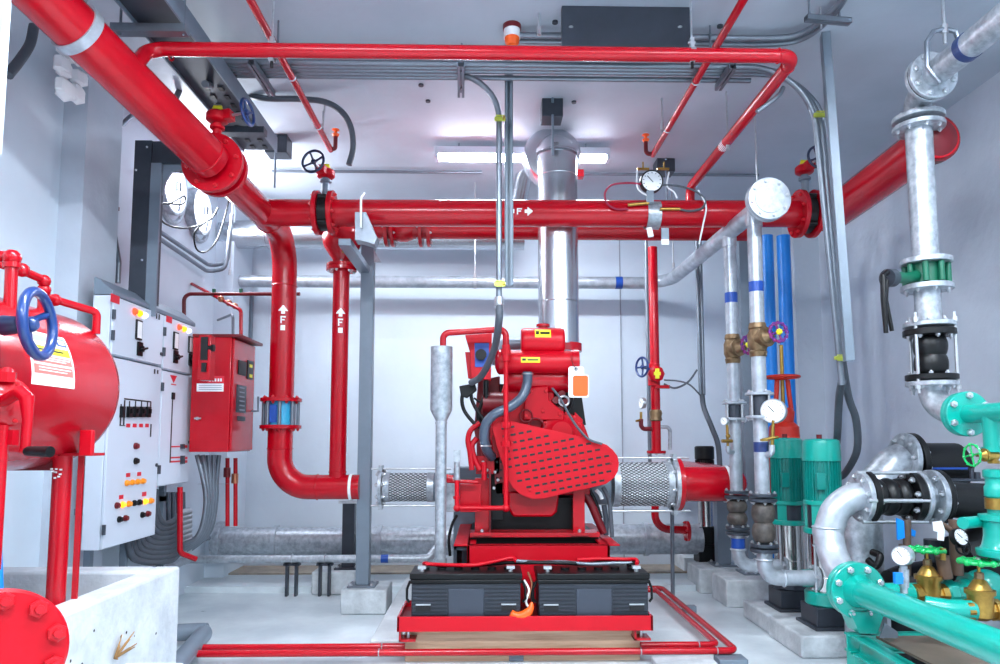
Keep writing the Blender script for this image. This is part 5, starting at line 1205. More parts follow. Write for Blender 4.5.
# white pipe top at bottom edge
a=V(118,672,Y=2.4); b=V(186,672,Y=2.4)
solo('white_lagging',G().lathe(a-Vector((0,0,.02)),(1,0,0),[(0,.03),(.02,.045),(b.x-a.x-.02,.045),(b.x-a.x,.03)],24),WHITE,'white rounded lagged pipe end peeking in at the bottom edge','pipe')
# ================================================================ RIGHT SIDE: big galvanised riser
XG,YG=V(926,230,Y=3.85).x,3.85
XG=2.49
Zg=lambda y: zat(y,XG,YG)
rg=L(12.3,925,230,YG)
t=thing('galvanised_riser','tall galvanised pipe on the right with flanged elbows below the ceiling','pipe',(XG,YG,Zg(262)))
zt1=Zg(123)
part(t,'pipe_run',G().cyl((XG,YG,Zg(262)),(XG,YG,zt1),rg,n=36),GAL)
flange(t,(XG,YG,Zg(262)),(0,0,-1),L(23.6,931,262,YG),.03,GAL,8,.012,side=0); flange(t,(XG,YG,Zg(128)),(0,0,-1),L(23.6,917,128,YG),.026,GAL,8,.012,side=1)
t=thing('galvanised_elbow_pipe','galvanised elbow and thick pipe with a dark blue band leaving at the top right corner','pipe',(XG,YG,Zg(118)))
flange(t,(XG,YG,Zg(119)),(0,0,1),L(23.6,917,118,YG),.026,GAL,8,.012,side=1)
# elbow up then tilted forward to the right
eA=Vector((XG,YG,Zg(119))); fc=V(931,77,X=2.44); dn=Vector((0,-1,0))
g=G().tube(smoothp([eA,eA+Vector((0,.0,.07)),Vector((XG-.01,YG-.03,fc.z-.04)),fc-dn*.02]),rg*1.0,28); part(t,'elbow',g,GAL)
fA=flange(t,fc-dn*.016,-dn,.132,.026,GAL,0); fB=flange(t,fc+dn*.016,dn,.132,.026,GAL,8,.016,ph=.5)
part(t,'gasket',G().cyl(fc-dn*.004,fc+dn*.004,.13,n=36),RUB)
part(t,'pipe_run',G().cyl(fc+dn*.02,fc+dn*1.9,rg*.98,n=36),GAL)
bb=fc+dn*(fc.y-V(965,48,X=2.44).y); part(t,'blue_band',G().cyl(bb,bb+dn*.045,rg*1.0+.002,n=36),mat('dark_blue_band',(40,58,104),.4))
# clevis hanger over it
hx=fc+dn*.1
t=thing('clevis_hanger','steel clevis hanger carrying the thick galvanised pipe at top right','pipe hanger',hx)
part(t,'strap',G().tube([hx+Vector((-.02,0,-.09)),hx+Vector((-.085,0,.0)),hx+Vector((-.08,0,.14)),hx+Vector((-.04,0,.2)),hx+Vector((.02,0,.215)),hx+Vector((.08,0,.2)),hx+Vector((.1,0,.14)),hx+Vector((.1,0,.05))],.014,8),CONDUIT)
part(t,'rod',G().cyl(hx+Vector((.02,0,.13)),(hx.x+.02,hx.y,CZ),.01,n=10).cyl(hx+Vector((.02,0,.19)),hx+Vector((.02,0,.24)),.018,n=6),BOLT)
p=V(939,1,Z=CZ-.01); solo('ceiling_plate',G().box((hx.x-.12,hx.y-.05,CZ-.02),(hx.x+.14,hx.y+.06,CZ)),DGREY,'dark ceiling plate above the clevis hanger at top right','plate')
# green butterfly valve
t=thing('lever_valve','dark green butterfly valve with a black lever in the tall galvanised riser','valve',(XG,YG,Zg(286)))
g=G().cyl((XG,YG,Zg(284)),(XG,YG,Zg(265)),rg*1.22,n=32)
for i in range(8): an=i*PI/4+.2; g.cyl((XG+math.cos(an)*rg*1.5,YG+math.sin(an)*rg*1.5,Zg(284)),(XG+math.cos(an)*rg*1.5,YG+math.sin(an)*rg*1.5,Zg(265)),rg*.24,n=10)
part(t,'valve_body',g,DGREEN)
h=V(888,279,Y=3.75); part(t,'neck',G().tube([Vector((XG,YG,Zg(275))),V(905,278,Y=3.8),V(893,277,Y=3.76)],[.04,.03,.034],14),DGREEN)
hd=part(t,'notch_plate',G().cyl(V(893,278,Y=3.77),V(887,278,Y=3.75),.05,n=18),DGREY)
for k in range(4): bolt(hd,V(886,271+k*5,Y=3.74),(-1,-.3,0),.006)
g=G().tube([V(887,272,Y=3.73),V(883,276,Y=3.7),V(884,300,Y=3.7),V(886,333,Y=3.7)],[.014,.016,.017,.012],10).tube([V(887,280,Y=3.73),V(886,300,Y=3.72),V(892,331,Y=3.72)],.011,10); part(t,'lever',g,BLK,'black twin lever')
# spool below
t=thing('galvanised_spool','short galvanised flanged spool between the green valve and the rubber joint','pipe',(XG,YG,Zg(327)))
rsx=L(12,929,305,YG)
part(t,'pipe_run',G().cyl((XG,YG,Zg(326)),(XG,YG,Zg(288)),rsx,n=36),GAL); flange(t,(XG,YG,Zg(288)),(0,0,-1),L(23.6,931,288,YG),.03,GAL,8,.012); flange(t,(XG,YG,Zg(325)),(0,0,1),L(23.6,932,325,YG),.025,GAL,8,.012)
# rubber expansion joint with tie rods
t=thing('rubber_expansion_joint','black rubber expansion joint with long tie bolts in the tall galvanised riser','joint',(XG,YG,Zg(382)))
bellows(t,(XG,YG,Zg(374)),(XG,YG,Zg(337)),L(15.5,932,355,YG),RUB,2,.14)
flange(t,(XG,YG,Zg(333)),(0,0,-1),L(23.6,932,333,YG),.035,RUB,8,.012); flange(t,(XG,YG,Zg(377.5)),(0,0,1),L(23.6,932,378,YG),.03,RUB,8,.012)
for an in(.35,1.9,3.6,5.6):
    x_=XG+math.cos(an)*.122; y_=YG+math.sin(an)*.122
    part(t,'tie_rod',G().cyl((x_,y_,Zg(394)),(x_,y_,Zg(314)),.0095,n=10).cyl((x_,y_,Zg(390)),(x_,y_,Zg(386)),.018,n=6).cyl((x_,y_,Zg(324)),(x_,y_,Zg(319)),.018,n=6),BOLT)
# elbow to the green header
t=thing('galvanised_elbow','galvanised elbow turning from the rubber joint to the upper green pipe','pipe',(XG,YG,Zg(412)))
flange(t,(XG,YG,Zg(384)),(0,0,-1),L(23.6,932,384,YG),.026,GAL,8,.011)
YU=3.45; cu=V(967,414,Y=YU)
dU=Vector((.18,-1,0)).normalized()
g=G().tube(smoothp([Vector((XG,YG,Zg(384))),Vector((XG,YG,Zg(395))),Vector((XG+.005,YG-.06,cu.z+.05)),Vector((XG+.02,YG-.2,cu.z+.005)),Vector((cu.x-.03,YU+.03,cu.z))]),rsx,28); part(t,'elbow',g,GAL)
# upper green header
dU=Vector((0,-1,0)).normalized(); rU=L(9.6,990,413,3.3)
t=thing('green_header_pipe','upper green flanged pipe leaving the frame at the right edge','pipe',cu)
flange(t,cu,dU,L(22.5,967,414,YU),.03,TEAL,6,.017,ph=.5); flange(t,cu-dU*.03,-dU,L(22,967,414,YU),.025,TEAL,0)
part(t,'pipe_run',G().cyl(cu,cu+Vector((0,-1.8,0)),rU,n=32),TEAL)
xg=cu.x; YGb=V(993,430,X=xg).y; zU=cu.z
part(t,'branch_pipe',G().cyl((xg,YGb,zU),(xg,YGb,V(993,450,Y=YGb).z),L(9,993,440,YGb),n=28).cyl((xg,YGb,V(993,452,Y=YGb).z),(xg,YGb,V(993,447,Y=YGb).z),L(11,993,440,YGb),n=24),TEAL)
# brass gate valve on the branch
def gatevalve(label,c,axis,stemd,sz,grp=None,wm=GREEN,ph=0,wr=None):
    """axis: flow direction; stemd: stem direction"""
    c=Vector(c); ax=Vector(axis).normalized(); sd=Vector(stemd).normalized(); t=thing('gate_valve',label,'valve',c,grp); s=sz
    g=G().lathe(c-ax*s*1.0,ax,[(0,s*.62),(s*.35,s*.62),(s*.36,s*.5),(s*1.64,s*.5),(s*1.65,s*.62),(s*2,s*.62)],8)
    g.lathe(c-sd*s*.55,sd,[(0,s*.35),(s*.2,s*.62),(s*1.0,s*.66),(s*1.45,s*.66),(s*1.45,s*.78),(s*1.7,s*.78),(s*1.72,s*.62),(s*2.2,s*.34),(s*2.3,s*.2)],24)
    b=part(t,'valve_body',g,BRASS)
    part(t,'packing_nut',G().lathe(c+sd*s*1.7,sd,[(0,s*.2),(s*.1,s*.26),(s*.4,s*.24),(s*.45,s*.12)],6),OBRASS)
    part(t,'stem',G().cyl(c+sd*s*1.7,c+sd*s*2.75,s*.09,n=10),BRASS)
    wr=wr or s*1.0; wc=c+sd*s*2.7; g=G(); x_,y_,_=basis(sd); n=8
    g.torus(wc,sd,wr,s*.12,32,8)
    for i in range(n): an=2*PI*i/n+ph; g.ball(wc+(x_*math.cos(an)+y_*math.sin(an))*wr,s*.2,10)
    for i in range(4): an=PI/2*i+ph; g.tube([wc,wc+(x_*math.cos(an)+y_*math.sin(an))*wr],s*.1,8)
    g.lathe(wc-sd*s*.1,sd,[(0,s*.25),(s*.25,s*.25)],12); w=part(t,'handwheel',g,wm)
    part(w,'wheel_nut',G().cyl(wc+sd*s*.12,wc+sd*s*.25,s*.12,n=6),BOLT); return t
c=V(993,455,Y=YGb); gatevalve('brass gate valve with a green handwheel facing sideways under the upper green pipe',c-Vector((0,0,.0)),(0,0,1),(-1,-.1,0),L(8.5,993,455,YGb),ph=.2,wr=.05)
rb_=L(9,993,480,YGb)
t=thing('green_branch_pipe','vertical green branch with unions and a brass ring at the right edge','pipe',(xg,YGb,V(993,560,Y=YGb).z))
zz=lambda y: zat(y,xg,YGb)
part(t,'pipe_run',G().cyl((xg,YGb,zz(560)),(xg,YGb,zz(470)),rb_,n=28),TEAL)
part(t,'union',G().lathe((xg,YGb,zz(498)),(0,0,1),[(0,rb_*1.05),(.01,rb_*1.25),(.05,rb_*1.25),(.06,rb_*1.1),(.09,rb_*1.1),(.1,rb_*1.3),(.13,rb_*1.3),(.135,rb_*1.0)],10),TEAL)
part(t,'brass_ring',G().cyl((xg,YGb,zz(509)),(xg,YGb,zz(498)),rb_*1.2,n=24),BRASS)
part(t,'strainer_body',G().lathe((xg,YGb,zz(556)),(0,0,1),[(0,rb_*2.2),(.02,rb_*2.3),(.03,rb_*2.3),(.035,rb_*1.9),(.05,rb_*1.7),(.09,rb_*1.5),(.16,rb_*1.5),(.165,rb_*1.9),(.19,rb_*1.9),(.195,rb_*1.2)],28),TEAL)
g=G().cyl((xg-.17,YGb,zz(523)),(xg+.05,3.38,zz(523)),.028,n=12); part(t,'side_plug',g,TEAL)
# ================================================================ slim silver risers with valves
def slimriser(px,py,Y,rpx,label,col,dy,xx=None):
    pass
SR=[dict(Y=4.67,x=763,r=8.3,lab='thicker slim silver riser'),dict(Y=5.2,x=735,r=6.2,lab='thinner slim silver riser')]
Yh_=zh.y
def riser(Y,xm,ym,r_px,top_y,marks,label,tagc):
    X=V(xm,ym,Y=Y).x; r=L(r_px,xm,ym,Y); Z=lambda y: zat(y,X,Y)
    return X,r,Z
# thicker riser (right one)
Y1=4.67; X1=1.84; Y2=5.2; X2=1.855
for (Xr,Yr_,rpx,ys,lab,who) in ((X1,Y1,7.1,dict(band=(282,292),v=340,f1=(395,416),clamp=None,b=(500,545),tee=440,el=578),'right','thicker'),(X2,Y2,6.1,dict(band=(293,303),v=349,f1=(404,418),b=(497,528),tee=0,el=566),'left','thinner')):
    Z=lambda y: zat(y,Xr,Yr_); r=L(rpx,745,400,Yr_)
    t=thing('silver_riser',f'{who} silver riser coming down from the header, the {lab} one of two','pipe',(Xr,Yr_,Z(ys['f1'][0])),'slim silver risers')
    ztop=zh.z if who=='thicker' else zh.z+.005
    part(t,'pipe_run',G().cyl((Xr,Yr_,Z(ys['f1'][0])),(Xr,Yr_,ztop),r,n=28),GALP)
    part(t,'blue_band',G().cyl((Xr,Yr_,Z(ys['band'][1])),(Xr,Yr_,Z(ys['band'][0])),r+.0015,n=28),BAND)
    part(t,'saddle',G().cyl((Xr,Yr_,ztop-.12),(Xr,Yr_,ztop-.05),r*1.15,n=28),GALP)
    flange(t,(Xr,Yr_,Z(ys['f1'][0]-1)),(0,0,1),r*1.95,.018,GALP,4,.012)
    # wheel valve
    tv=thing('wheel_valve',f'aged bronze valve with purple red wheel on the {who} silver riser','valve',(Xr,Yr_,Z(ys['v'])-.1),'bronze wheel valves')
    cz=Z(ys['v']); g=G().lathe((Xr,Yr_,cz-r*2.4),(0,0,1),[(0,r*1.12),(r*.7,r*1.25),(r*.9,r*1.12),(r*1.6,r*1.4),(r*3.2,r*1.4),(r*3.9,r*1.12),(r*4.1,r*1.25),(r*4.8,r*1.12)],16)
    wc=V(778.5,332,Y=Yr_-.17) if who=='thicker' else V(747.5,345,Y=Yr_-.17); c=Vector((Xr,Yr_,cz)); dv=(wc-c).normalized(); g.lathe(c,dv,[(0,r*1.3),(r*1.5,r*1.3),(r*1.55,r*1.45),(r*1.8,r*1.45),(r*1.9,r*1.0),(r*2.4,r*.6),(r*2.7,r*.4)],24); part(tv,'valve_body',g,OBRASS)
    part(tv,'stem',G().cyl(c+dv*r*2.4,wc,.009,n=10),BRASS)
    wd=Vector((.1,-1,.0)).normalized() if who=='thicker' else Vector((.55,-.83,0)).normalized()
    g=G(); g.torus(wc,dv*.35+wd,.062 if who=='thicker' else .06,.009,28,8); x_,y_,_=basis(dv*.35+wd); R_=.062
    for i in range(12): an=i*PI/6; g.ball(wc+(x_*math.cos(an)+y_*math.sin(an))*R_,.014,8)
    for i in range(4): an=i*PI/2+.3; g.tube([wc,wc+(x_*math.cos(an)+y_*math.sin(an))*R_],.007,6)
    w=part(tv,'handwheel',g,PURP if 'PURP' in globals() else mat('purple_red_wheel',(150,30,90),.35,rgb2=(50,40,130),scale=30)); part(w,'yellow_hub',G().ball(wc-Vector((0,.012,0)),.021,12),YEL)
    # check valve between flanges
    tc=thing('check_valve',f'black cored check valve between silver flanges on the {who} silver riser','valve',(Xr,Yr_,Z(ys['f1'][1])),'wafer check valves')
    part(tc,'valve_body',G().cyl((Xr,Yr_,Z(ys['f1'][1])),(Xr,Yr_,Z(ys['f1'][0]+1)),r*1.25,n=24),DGREY)
    for i in range(4): an=i*PI/2+.5; part(tc,'stud',G().cyl((Xr+math.cos(an)*r*1.6,Yr_+math.sin(an)*r*1.6,Z(ys['f1'][1]+4)),(Xr+math.cos(an)*r*1.6,Yr_+math.sin(an)*r*1.6,Z(ys['f1'][0]-4)),.009,n=8),BOLT)
    tl=thing('silver_riser',f'lower length of the {who} silver riser between check valve and rubber joint','pipe',(Xr,Yr_,Z(ys['b'][0])),'slim silver risers')
    part(tl,'pipe_run',G().cyl((Xr,Yr_,Z(ys['b'][0]-5)),(Xr,Yr_,Z(ys['f1'][1])),r,n=28),GALP); flange(tl,(Xr,Yr_,Z(ys['f1'][1]+1)),(0,0,-1),r*1.95,.018,GALP,4,.012); flange(tl,(Xr,Yr_,Z(ys['b'][0]-5)),(0,0,1),r*1.9,.02,DGREY,6,.011,BOLT)
    if who=='thicker':
        part(tl,'blue_band',G().cyl((Xr,Yr_,Z(452)),(Xr,Yr_,Z(442)),r+.0015,n=28),mat('dark_blue_mark',(40,58,110),.4))
        c=V(773,411,Y=Yr_-.12); gg=thing('pressure_gauge','round silver pressure gauge with white face on the thicker silver riser','gauge',c-Vector((0,0,.09)))
        gauge(gg,c,(-.55,-.83,0),L(12.5,770,411,Yr_-.12),BOLT,.05)
        cc=V(772,448,Y=Yr_-.08); part(gg,'brass_cock',G().cyl(c-Vector((0,0,.06)),cc,.011,n=10).cyl(V(762,440,Y=Yr_-.1),V(778,437,Y=Yr_-.1),.010,n=10).ball(V(772,438,Y=Yr_-.08),.02,10).cbox(V(764,440,Y=Yr_-.12),(.05,.01,.014)),BRASS)
        part(gg,'stub',G().pipe([cc+Vector((0,0,.02)),V(772,454,Y=Yr_-.08),(Xr,Yr_,V(760,455,Y=Yr_).z)],.02,.03,14),GALP)
    else:
        c=V(725,418,Y=Yr_-.1); gg=thing('pressure_gauge','small gauge on brass cock beside the thinner silver riser','gauge',c-Vector((0,0,.3)))
        gauge(gg,V(724,421,Y=Yr_-.1),(-.7,-.7,0),.03,BOLT,.03); part(gg,'brass_cock',G().cyl(V(727,424,Y=Yr_-.08),V(728,450,Y=Yr_-.08),.010,n=10).cyl(V(722,441,Y=Yr_-.1),V(732,441,Y=Yr_-.08),.013,n=10).ball(V(728,436,Y=Yr_-.08),.018,10),BRASS)
        part(gg,'stub',G().pipe([V(728,446,Y=Yr_-.08),V(728,452,Y=Yr_-.08),(Xr,Yr_,V(734,452,Y=Yr_).z)],.018,.03,14),GALP)
    b0,b1=ys['b']
    tb_=thing('rubber_expansion_joint',f'ribbed grey brown rubber joint at the foot of the {who} silver riser','joint',(Xr,Yr_,Z(b1)),'rubber joints of the slim risers')
    flange(tb_,(Xr,Yr_,Z(b0)),(0,0,-1),r*1.9,.022,DGREY,6,.011,BOLT); bellows(tb_,(Xr,Yr_,Z(b1-3)),(Xr,Yr_,Z(b0+3)),r*1.6,ORUB,2,.3); flange(tb_,(Xr,Yr_,Z(b1)),(0,0,1),r*1.9,.022,DGREY,6,.011,BOLT)
    te=thing('silver_elbow_pipe',f'silver elbow from the {who} riser joint to its teal pump','pipe',(Xr,Yr_,Z(ys['el'])-r),'silver elbows at the pump inlets')
    ze=Z(ys['el']); flange(te,(Xr,Yr_,Z(b1+5)),(0,0,-1),r*1.9,.022,DGREY,6,.011,BOLT)
    part(te,'pipe_run',G().pipe([(Xr,Yr_,Z(b1+5)),(Xr,Yr_,ze),(Xr+.33,Yr_,ze)],r*1.05,.1,24,8),GALP); part(te,'elbow_rim',G().torus((Xr,Yr_,ze+.12),(0,0,1),r*1.1,.008,24,6).torus((Xr+.12,Yr_,ze),(1,0,0),r*1.1,.008,24,6),GALP)
    flange(te,(Xr+.33,Yr_,ze),(-1,0,0),r*1.8,.022,GAL,4,.012)
    if who=='thinner':
        part(te,'blue_label',G().cyl((Xr,Yr_,Z(548)),(Xr,Yr_,Z(538)),r*1.08,n=24),BAND,'blue label band')
    # pump
    XP=2.24; ya=Yr_+.03; zp=.08 if who=='thicker' else .09
    S_=1.0 if who=='thicker' else .95
    xp=V(823,500,Y=ya).x if who=='thicker' else V(788,500,Y=ya).x
    Zp=lambda y: zat(y,xp,ya)
    m=dict(thicker=dict(t=439,c=461,rb=500,s=533,st=590,f=604,bb=627),thinner=dict(t=438,c=458,rb=500,s=524,st=573,f=588,bb=608))[who]
    wpx=17.6 if who=='thicker' else 15.6
    rm=L(wpx,820,450,ya)
    gtp=thing('booster_pump',['nearer','farther'][who!='thicker']+' teal vertical pump with stainless barrel','pump',(xp,ya,Zp(m['bb'])),'teal vertical pumps')
    zb_=.14 if who=='thicker' else .13
    part(gtp,'base_box',G().box((xp-rm*1.25,ya-rm*1.25,zb_),(xp+rm*1.25,ya+rm*1.25,zb_+.02)).box((xp-rm*1.05,ya-rm*1.0,zb_+.02),(xp+rm*1.05,ya+rm*1.0,Zp(m['f']))),DGREY,bevel=.004)
    part(gtp,'foot_casting',G().cyl((xp,ya,Zp(m['f'])),(xp,ya,Zp(m['st'])),rm*1.15,n=28,ch=.01).cyl((xp-rm*1.3,ya,Zp(ys['el']) ),(xp+rm*1.3,ya,Zp(ys['el'])),r*1.2,n=20),TEAL if who=='thicker' else DGREY,bevel=0)
    part(gtp,'barrel',G().cyl((xp,ya,Zp(m['st'])),(xp,ya,Zp(m['s'])),rm*.86,n=36).torus((xp,ya,Zp(m['st']-14)),(0,0,1),rm*.865,.004,36,6),STEEL)
    for i in range(4): an=i*PI/2+.6; part(gtp,'stay_bolt',G().cyl((xp+math.cos(an)*rm*1.02,ya+math.sin(an)*rm*1.02,Zp(m['st'])),(xp+math.cos(an)*rm*1.02,ya+math.sin(an)*rm*1.02,Zp(m['s'])),.009,n=10),BOLT)
    g=G().cyl((xp,ya,Zp(m['s'])),(xp,ya,Zp(m['s'])+.035),rm*1.1,n=32,ch=.004).cyl((xp,ya,Zp(m['rb'])-.03),(xp,ya,Zp(m['rb'])),rm*1.05,n=32,ch=.004)
    for an in(.5,2.3,3.9,5.7):
        g.prism([(xp+math.cos(an-.3)*rm*.98,ya+math.sin(an-.3)*rm*.98,Zp(m['s'])+.03),(xp+math.cos(an+.3)*rm*.98,ya+math.sin(an+.3)*rm*.98,Zp(m['s'])+.03),(xp+math.cos(an+.3)*rm*.7,ya+math.sin(an+.3)*rm*.7,Zp(m['s'])+.03),(xp+math.cos(an-.3)*rm*.7,ya+math.sin(an-.3)*rm*.7,Zp(m['s'])+.03)],(0,0,Zp(m['rb'])-Zp(m['s'])-.05))
    st=part(gtp,'motor_stool',g,TEAL); part(st,'coupling_guard',G().cyl((xp,ya,Zp(m['s'])+.03),(xp,ya,Zp(m['rb'])-.02),rm*.84,n=24),DGREY,'dark coupling guard')
    g=G().cyl((xp,ya,Zp(m['rb'])),(xp,ya,Zp(m['c'])),rm*.88,n=36)
    for i in range(30):
        an=2*PI*i/30; g.cbox((xp+math.cos(an)*rm*.92,ya+math.sin(an)*rm*.92,(Zp(m['rb'])+Zp(m['c']))/2),(rm*.14,.005,Zp(m['c'])-Zp(m['rb'])),Matrix.Rotation(an,3,'Z'))
    mt=part(gtp,'motor_body',g,DTEAL)
    part(mt,'terminal_box',G().cbox((xp-rm*.55,ya-rm*.95,(Zp(m['rb'])+Zp(m['c']))/2),(rm*.5,rm*.25,.11)),DTEAL,bevel=.005)
    part(gtp,'fan_cover',G().lathe((xp,ya,Zp(m['c'])),(0,0,1),[(0,rm*1.0),(.004,rm*1.03),(Zp(m['t'])-Zp(m['c'])-.035,rm*1.0),(Zp(m['t'])-Zp(m['c'])-.012,rm*.96),(Zp(m['t'])-Zp(m['c']),rm*.82),(Zp(m['t'])-Zp(m['c'])+.002,rm*.3)],36),TEAL,bevel=0)
    part(gtp,'top_knob',G().cyl((xp-.01,ya,Zp(m['t'])-.01),(xp-.01,ya,Zp(m['t'])+.03),.018,n=10),DRED)
    zpad=zb_
    if who=='thicker': fy=V(802,659,Z=0).y; x0_=V(802,659,Z=0).x; solo('concrete_plinth',G().box((x0_,fy,0),(xp+.35,ya+.28,zb_)),CONC,'concrete plinth under the nearer teal pump','concrete block',bevel=.014)
    else: solo('concrete_plinth',G().box((xp-.26,ya-.26,0),(xp+.35,ya+.28,zb_)),CONC,'concrete plinth under the farther teal pump','concrete block',bevel=.014)
# small dark jockey pump
ya=6.75; xp=V(706,520,Y=ya).x
Zp=lambda y: zat(y,xp,ya); rm=L(9.5,706,450,ya)
ztop_=PUMP3[0].z
t=thing('jockey_pump','small dark vertical pump on a concrete block at the back, right of the braided connector','pump',(xp,ya,ztop_))
part(t,'base',G().box((xp-rm*1.1,ya-rm,ztop_),(xp+rm*1.1,ya+rm,ztop_+.16)).box((xp-rm*1.2,ya-rm*1.1,ztop_+.16),(xp+rm*1.2,ya+rm*1.1,ztop_+.18)).box((xp-rm,ya-rm*.9,ztop_+.18),(xp+rm,ya+rm*.9,Zp(526))),BLK,bevel=.005)
part(t,'barrel',G().cyl((xp,ya,Zp(527)),(xp,ya,Zp(497)),rm*.8,n=28),STEEL); part(t,'lower_motor',G().cyl((xp,ya,Zp(498)),(xp,ya,Zp(460)),rm*.88,n=28),BLK)
part(t,'motor_cap',G().cyl((xp,ya,Zp(460)),(xp,ya,Zp(446)),rm*1.0,n=28,ch=.012),BLK); g=G()
for i in range(24): an=2*PI*i/24; g.cbox((xp+math.cos(an)*rm*.92,ya+math.sin(an)*rm*.92,(Zp(498)+Zp(460))/2),(rm*.1,.006,Zp(460)-Zp(498)),Matrix.Rotation(an,3,'Z'))
part(t,'cooling_fins',g,BLK)
# small red discharge line + wheel valve
YS_=6.3; xs_=V(655,380,Y=YS_).x; Zs=lambda y: zat(y,xs_,YS_)
t=thing('red_riser','slim red riser between the cross main and the low pump, right of the exhaust','pipe',(xs_,YS_,Zs(450)))
part(t,'pipe_run',G().cyl((xs_,YS_,Zs(452)),(xs_,YS_,zs2),.043,n=24),RED); part(t,'bronze_coupling',G().lathe((xs_,YS_,Zs(421)),(0,0,1),[(0,.05),(.01,.058),(.04,.052),(.07,.06),(.1,.05)],10),OBRASS)
flange(t,(xs_,YS_,Zs(452)),(0,0,-1),.085,.025,RED,4,.011)
part(t,'gauge_branch',G().pipe([(xs_,YS_,Zs(429)),V(641,429,Y=YS_-.02),V(641,419,Y=YS_-.02)],.02,.04,12),DRED)
g=G().cyl(V(641,419,Y=YS_-.02),V(641,412,Y=YS_-.02),.012,n=10).cyl(V(636,421,Y=YS_-.04),V(642,420,Y=YS_-.02),.01,n=8); part(t,'brass_cock',g,BRASS); 
gg=thing('pressure_gauge','small side-on gauge on a brass cock left of the slim red riser','gauge',V(641,412,Y=YS_-.02)); gauge(gg,V(641,403,Y=YS_-.02),(-1,-.25,0),.05,BOLT,.035)
part(t,'side_pipe',G().pipe([(xs_,YS_,Zs(427)),V(670,427,Y=YS_),V(670,450,Y=YS_)],.017,.04,12),GAL)
tv=thing('wheel_valve','red gear valve with small blue wheel and yellow pointer on the slim red riser','valve',(xs_,YS_,Zs(388)))
c=V(656,374,Y=YS_-.08); part(tv,'gearbox',G().lathe(c+Vector((0,.05,0)),(0,-1,0),[(0,.06),(.02,.075),(.07,.075),(.09,.05)],8).cyl(c+Vector((0,.08,-.1)),c+Vector((0,.08,.1)),.055,n=16),RED2,bevel=.003); part(tv,'pointer',G().cbox(c-Vector((0,.045,0)),(.035,.012,.09)).cbox(c-Vector((0,.045,0)),(.06,.01,.03)),YEL)
part(tv,'lower_flange',G().cbox(V(662,387,Y=YS_-.06),(.13,.05,.03)),RED)
wc=V(642,367,Y=YS_-.1); part(tv,'wheel_shaft',G().cyl(wc,c+Vector((-.05,0,.04)),.011,n=10),BLUE); wheel(tv,wc,(-.9,-.42,0),.085,.01,BLUE,4,.02,dish=.1)
g=G().tube(smoothp([V(664,384,Y=YS_-.05),V(675,388,Y=YS_-.1),V(688,382,Y=YS_-.1),V(697,370,Y=YS_-.05)]),.009,8); solo('signal_cable',g,FLEX,'thin grey cable looping from the blue wheel valve to the thin conduits','cable')
g=G().tube(smoothp([V(664,380,Y=YS_-.05),V(678,381,Y=YS_-.1),V(690,385,Y=YS_-.1),V(701,396,Y=YS_-.05)]),.007,8); solo('signal_cable',g,FLEX,'second thin cable from the blue wheel valve, bending down','cable')
g=G().cyl((V(647,300,Y=6.5).x,6.5,V(647,470,Y=6.5).z),(V(647,300,Y=6.5).x,6.5,V(647,238,Y=6.5).z),.018,n=12); solo('wall_conduit',g,CONDUIT,'grey conduit standing just left of the slim red riser','conduit')
for k,(xa_,xb_) in enumerate(((696.5,702),(700,705))):
    g=G().tube([V(xa_,240,Y=6.6),V(xb_,385,Y=6.6)],.014,10) if 0 else G().cyl((V(xa_+2,320,Y=6.5).x,6.5,V(xa_,395,Y=6.5).z),(V(xa_+2,320,Y=6.5).x,6.5,V(xa_,235,Y=6.5).z),.016,n=12)
    solo('wall_conduit',g,CONDUIT,['left','right'][k]+' of the twin thin conduits on the back wall left of the slim risers','conduit','twin wall conduits')
g=G().tube(smoothp([V(702,394,Y=6.4),V(704,408,Y=6.4),V(712,428,Y=6.3),V(718,445,Y=6.3),V(720,470,Y=6.3)]),.024,12); solo('flexible_conduit',g,FLEX,'grey flexible conduit running down to the small dark pump','conduit')
g=G().pipe([V(655,470,Y=6.35),V(655,529,Y=6.35),V(686,530,Y=6.35)],.034,.13,18); t=thing('jockey_discharge_pipe','small red pipe bending under the braided connector to the small dark pump','pipe',V(660,535,Y=6.35)); part(t,'pipe_run',g,RED)
c=V(687,531,Y=6.35); flange(t,c,(-1,0,0),.09,.03,RED,4,.012,RBOLT)
g=G().cyl(V(672,500,Y=6.2),(V(672,560,Y=6.2).x,6.2,0),.018,n=12); solo('steel_prop',g,CONDUIT,'thin steel prop under the wide braided connector','prop')
# blue pvc pipes and red gate valve
for k,(px,w_,Yp) in enumerate(((768,13,6.5),(785,13,6.75))):
    x_=V(px,290,Y=Yp).x; r=L(w_/2,px,290,Yp)
    solo('blue_pipe',G().cyl((x_,Yp,0),(x_,Yp,V(px,236,Y=Yp).z),r,n=28),BPIPE,['left and nearer','right and farther'][k]+' of two blue vertical pipes behind the silver risers','pipe','blue vertical pipes')
t=thing('gate_valve','red gate valve with wide flat wheel behind the teal motors','valve',V(782,440,Y=5.9))
YV=5.9; x_=V(784,430,Y=YV).x; zv=lambda y: zat(y,x_,YV)
part(t,'valve_body',G().lathe((x_,YV,zv(500)),(0,0,1),[(0,.13),(zv(450)-zv(500),.13),(zv(427)-zv(500),.12),(zv(422)-zv(500),.08),(zv(412)-zv(500),.09),(zv(408)-zv(500),.07)],28),mat('orange_red_valve',(206,42,24),.4,noise=.15))
part(t,'yoke',G().tube([(x_-.07,YV,zv(412)),(x_-.055,YV,zv(395)),(x_-.045,YV,zv(380))],.02,10).tube([(x_+.07,YV,zv(412)),(x_+.055,YV,zv(395)),(x_+.045,YV,zv(380))],.02,10),MATS['orange_red_valve']); part(t,'stem',G().cyl((x_,YV,zv(412)),(x_,YV,zv(345)),.016,n=12),BRASS)
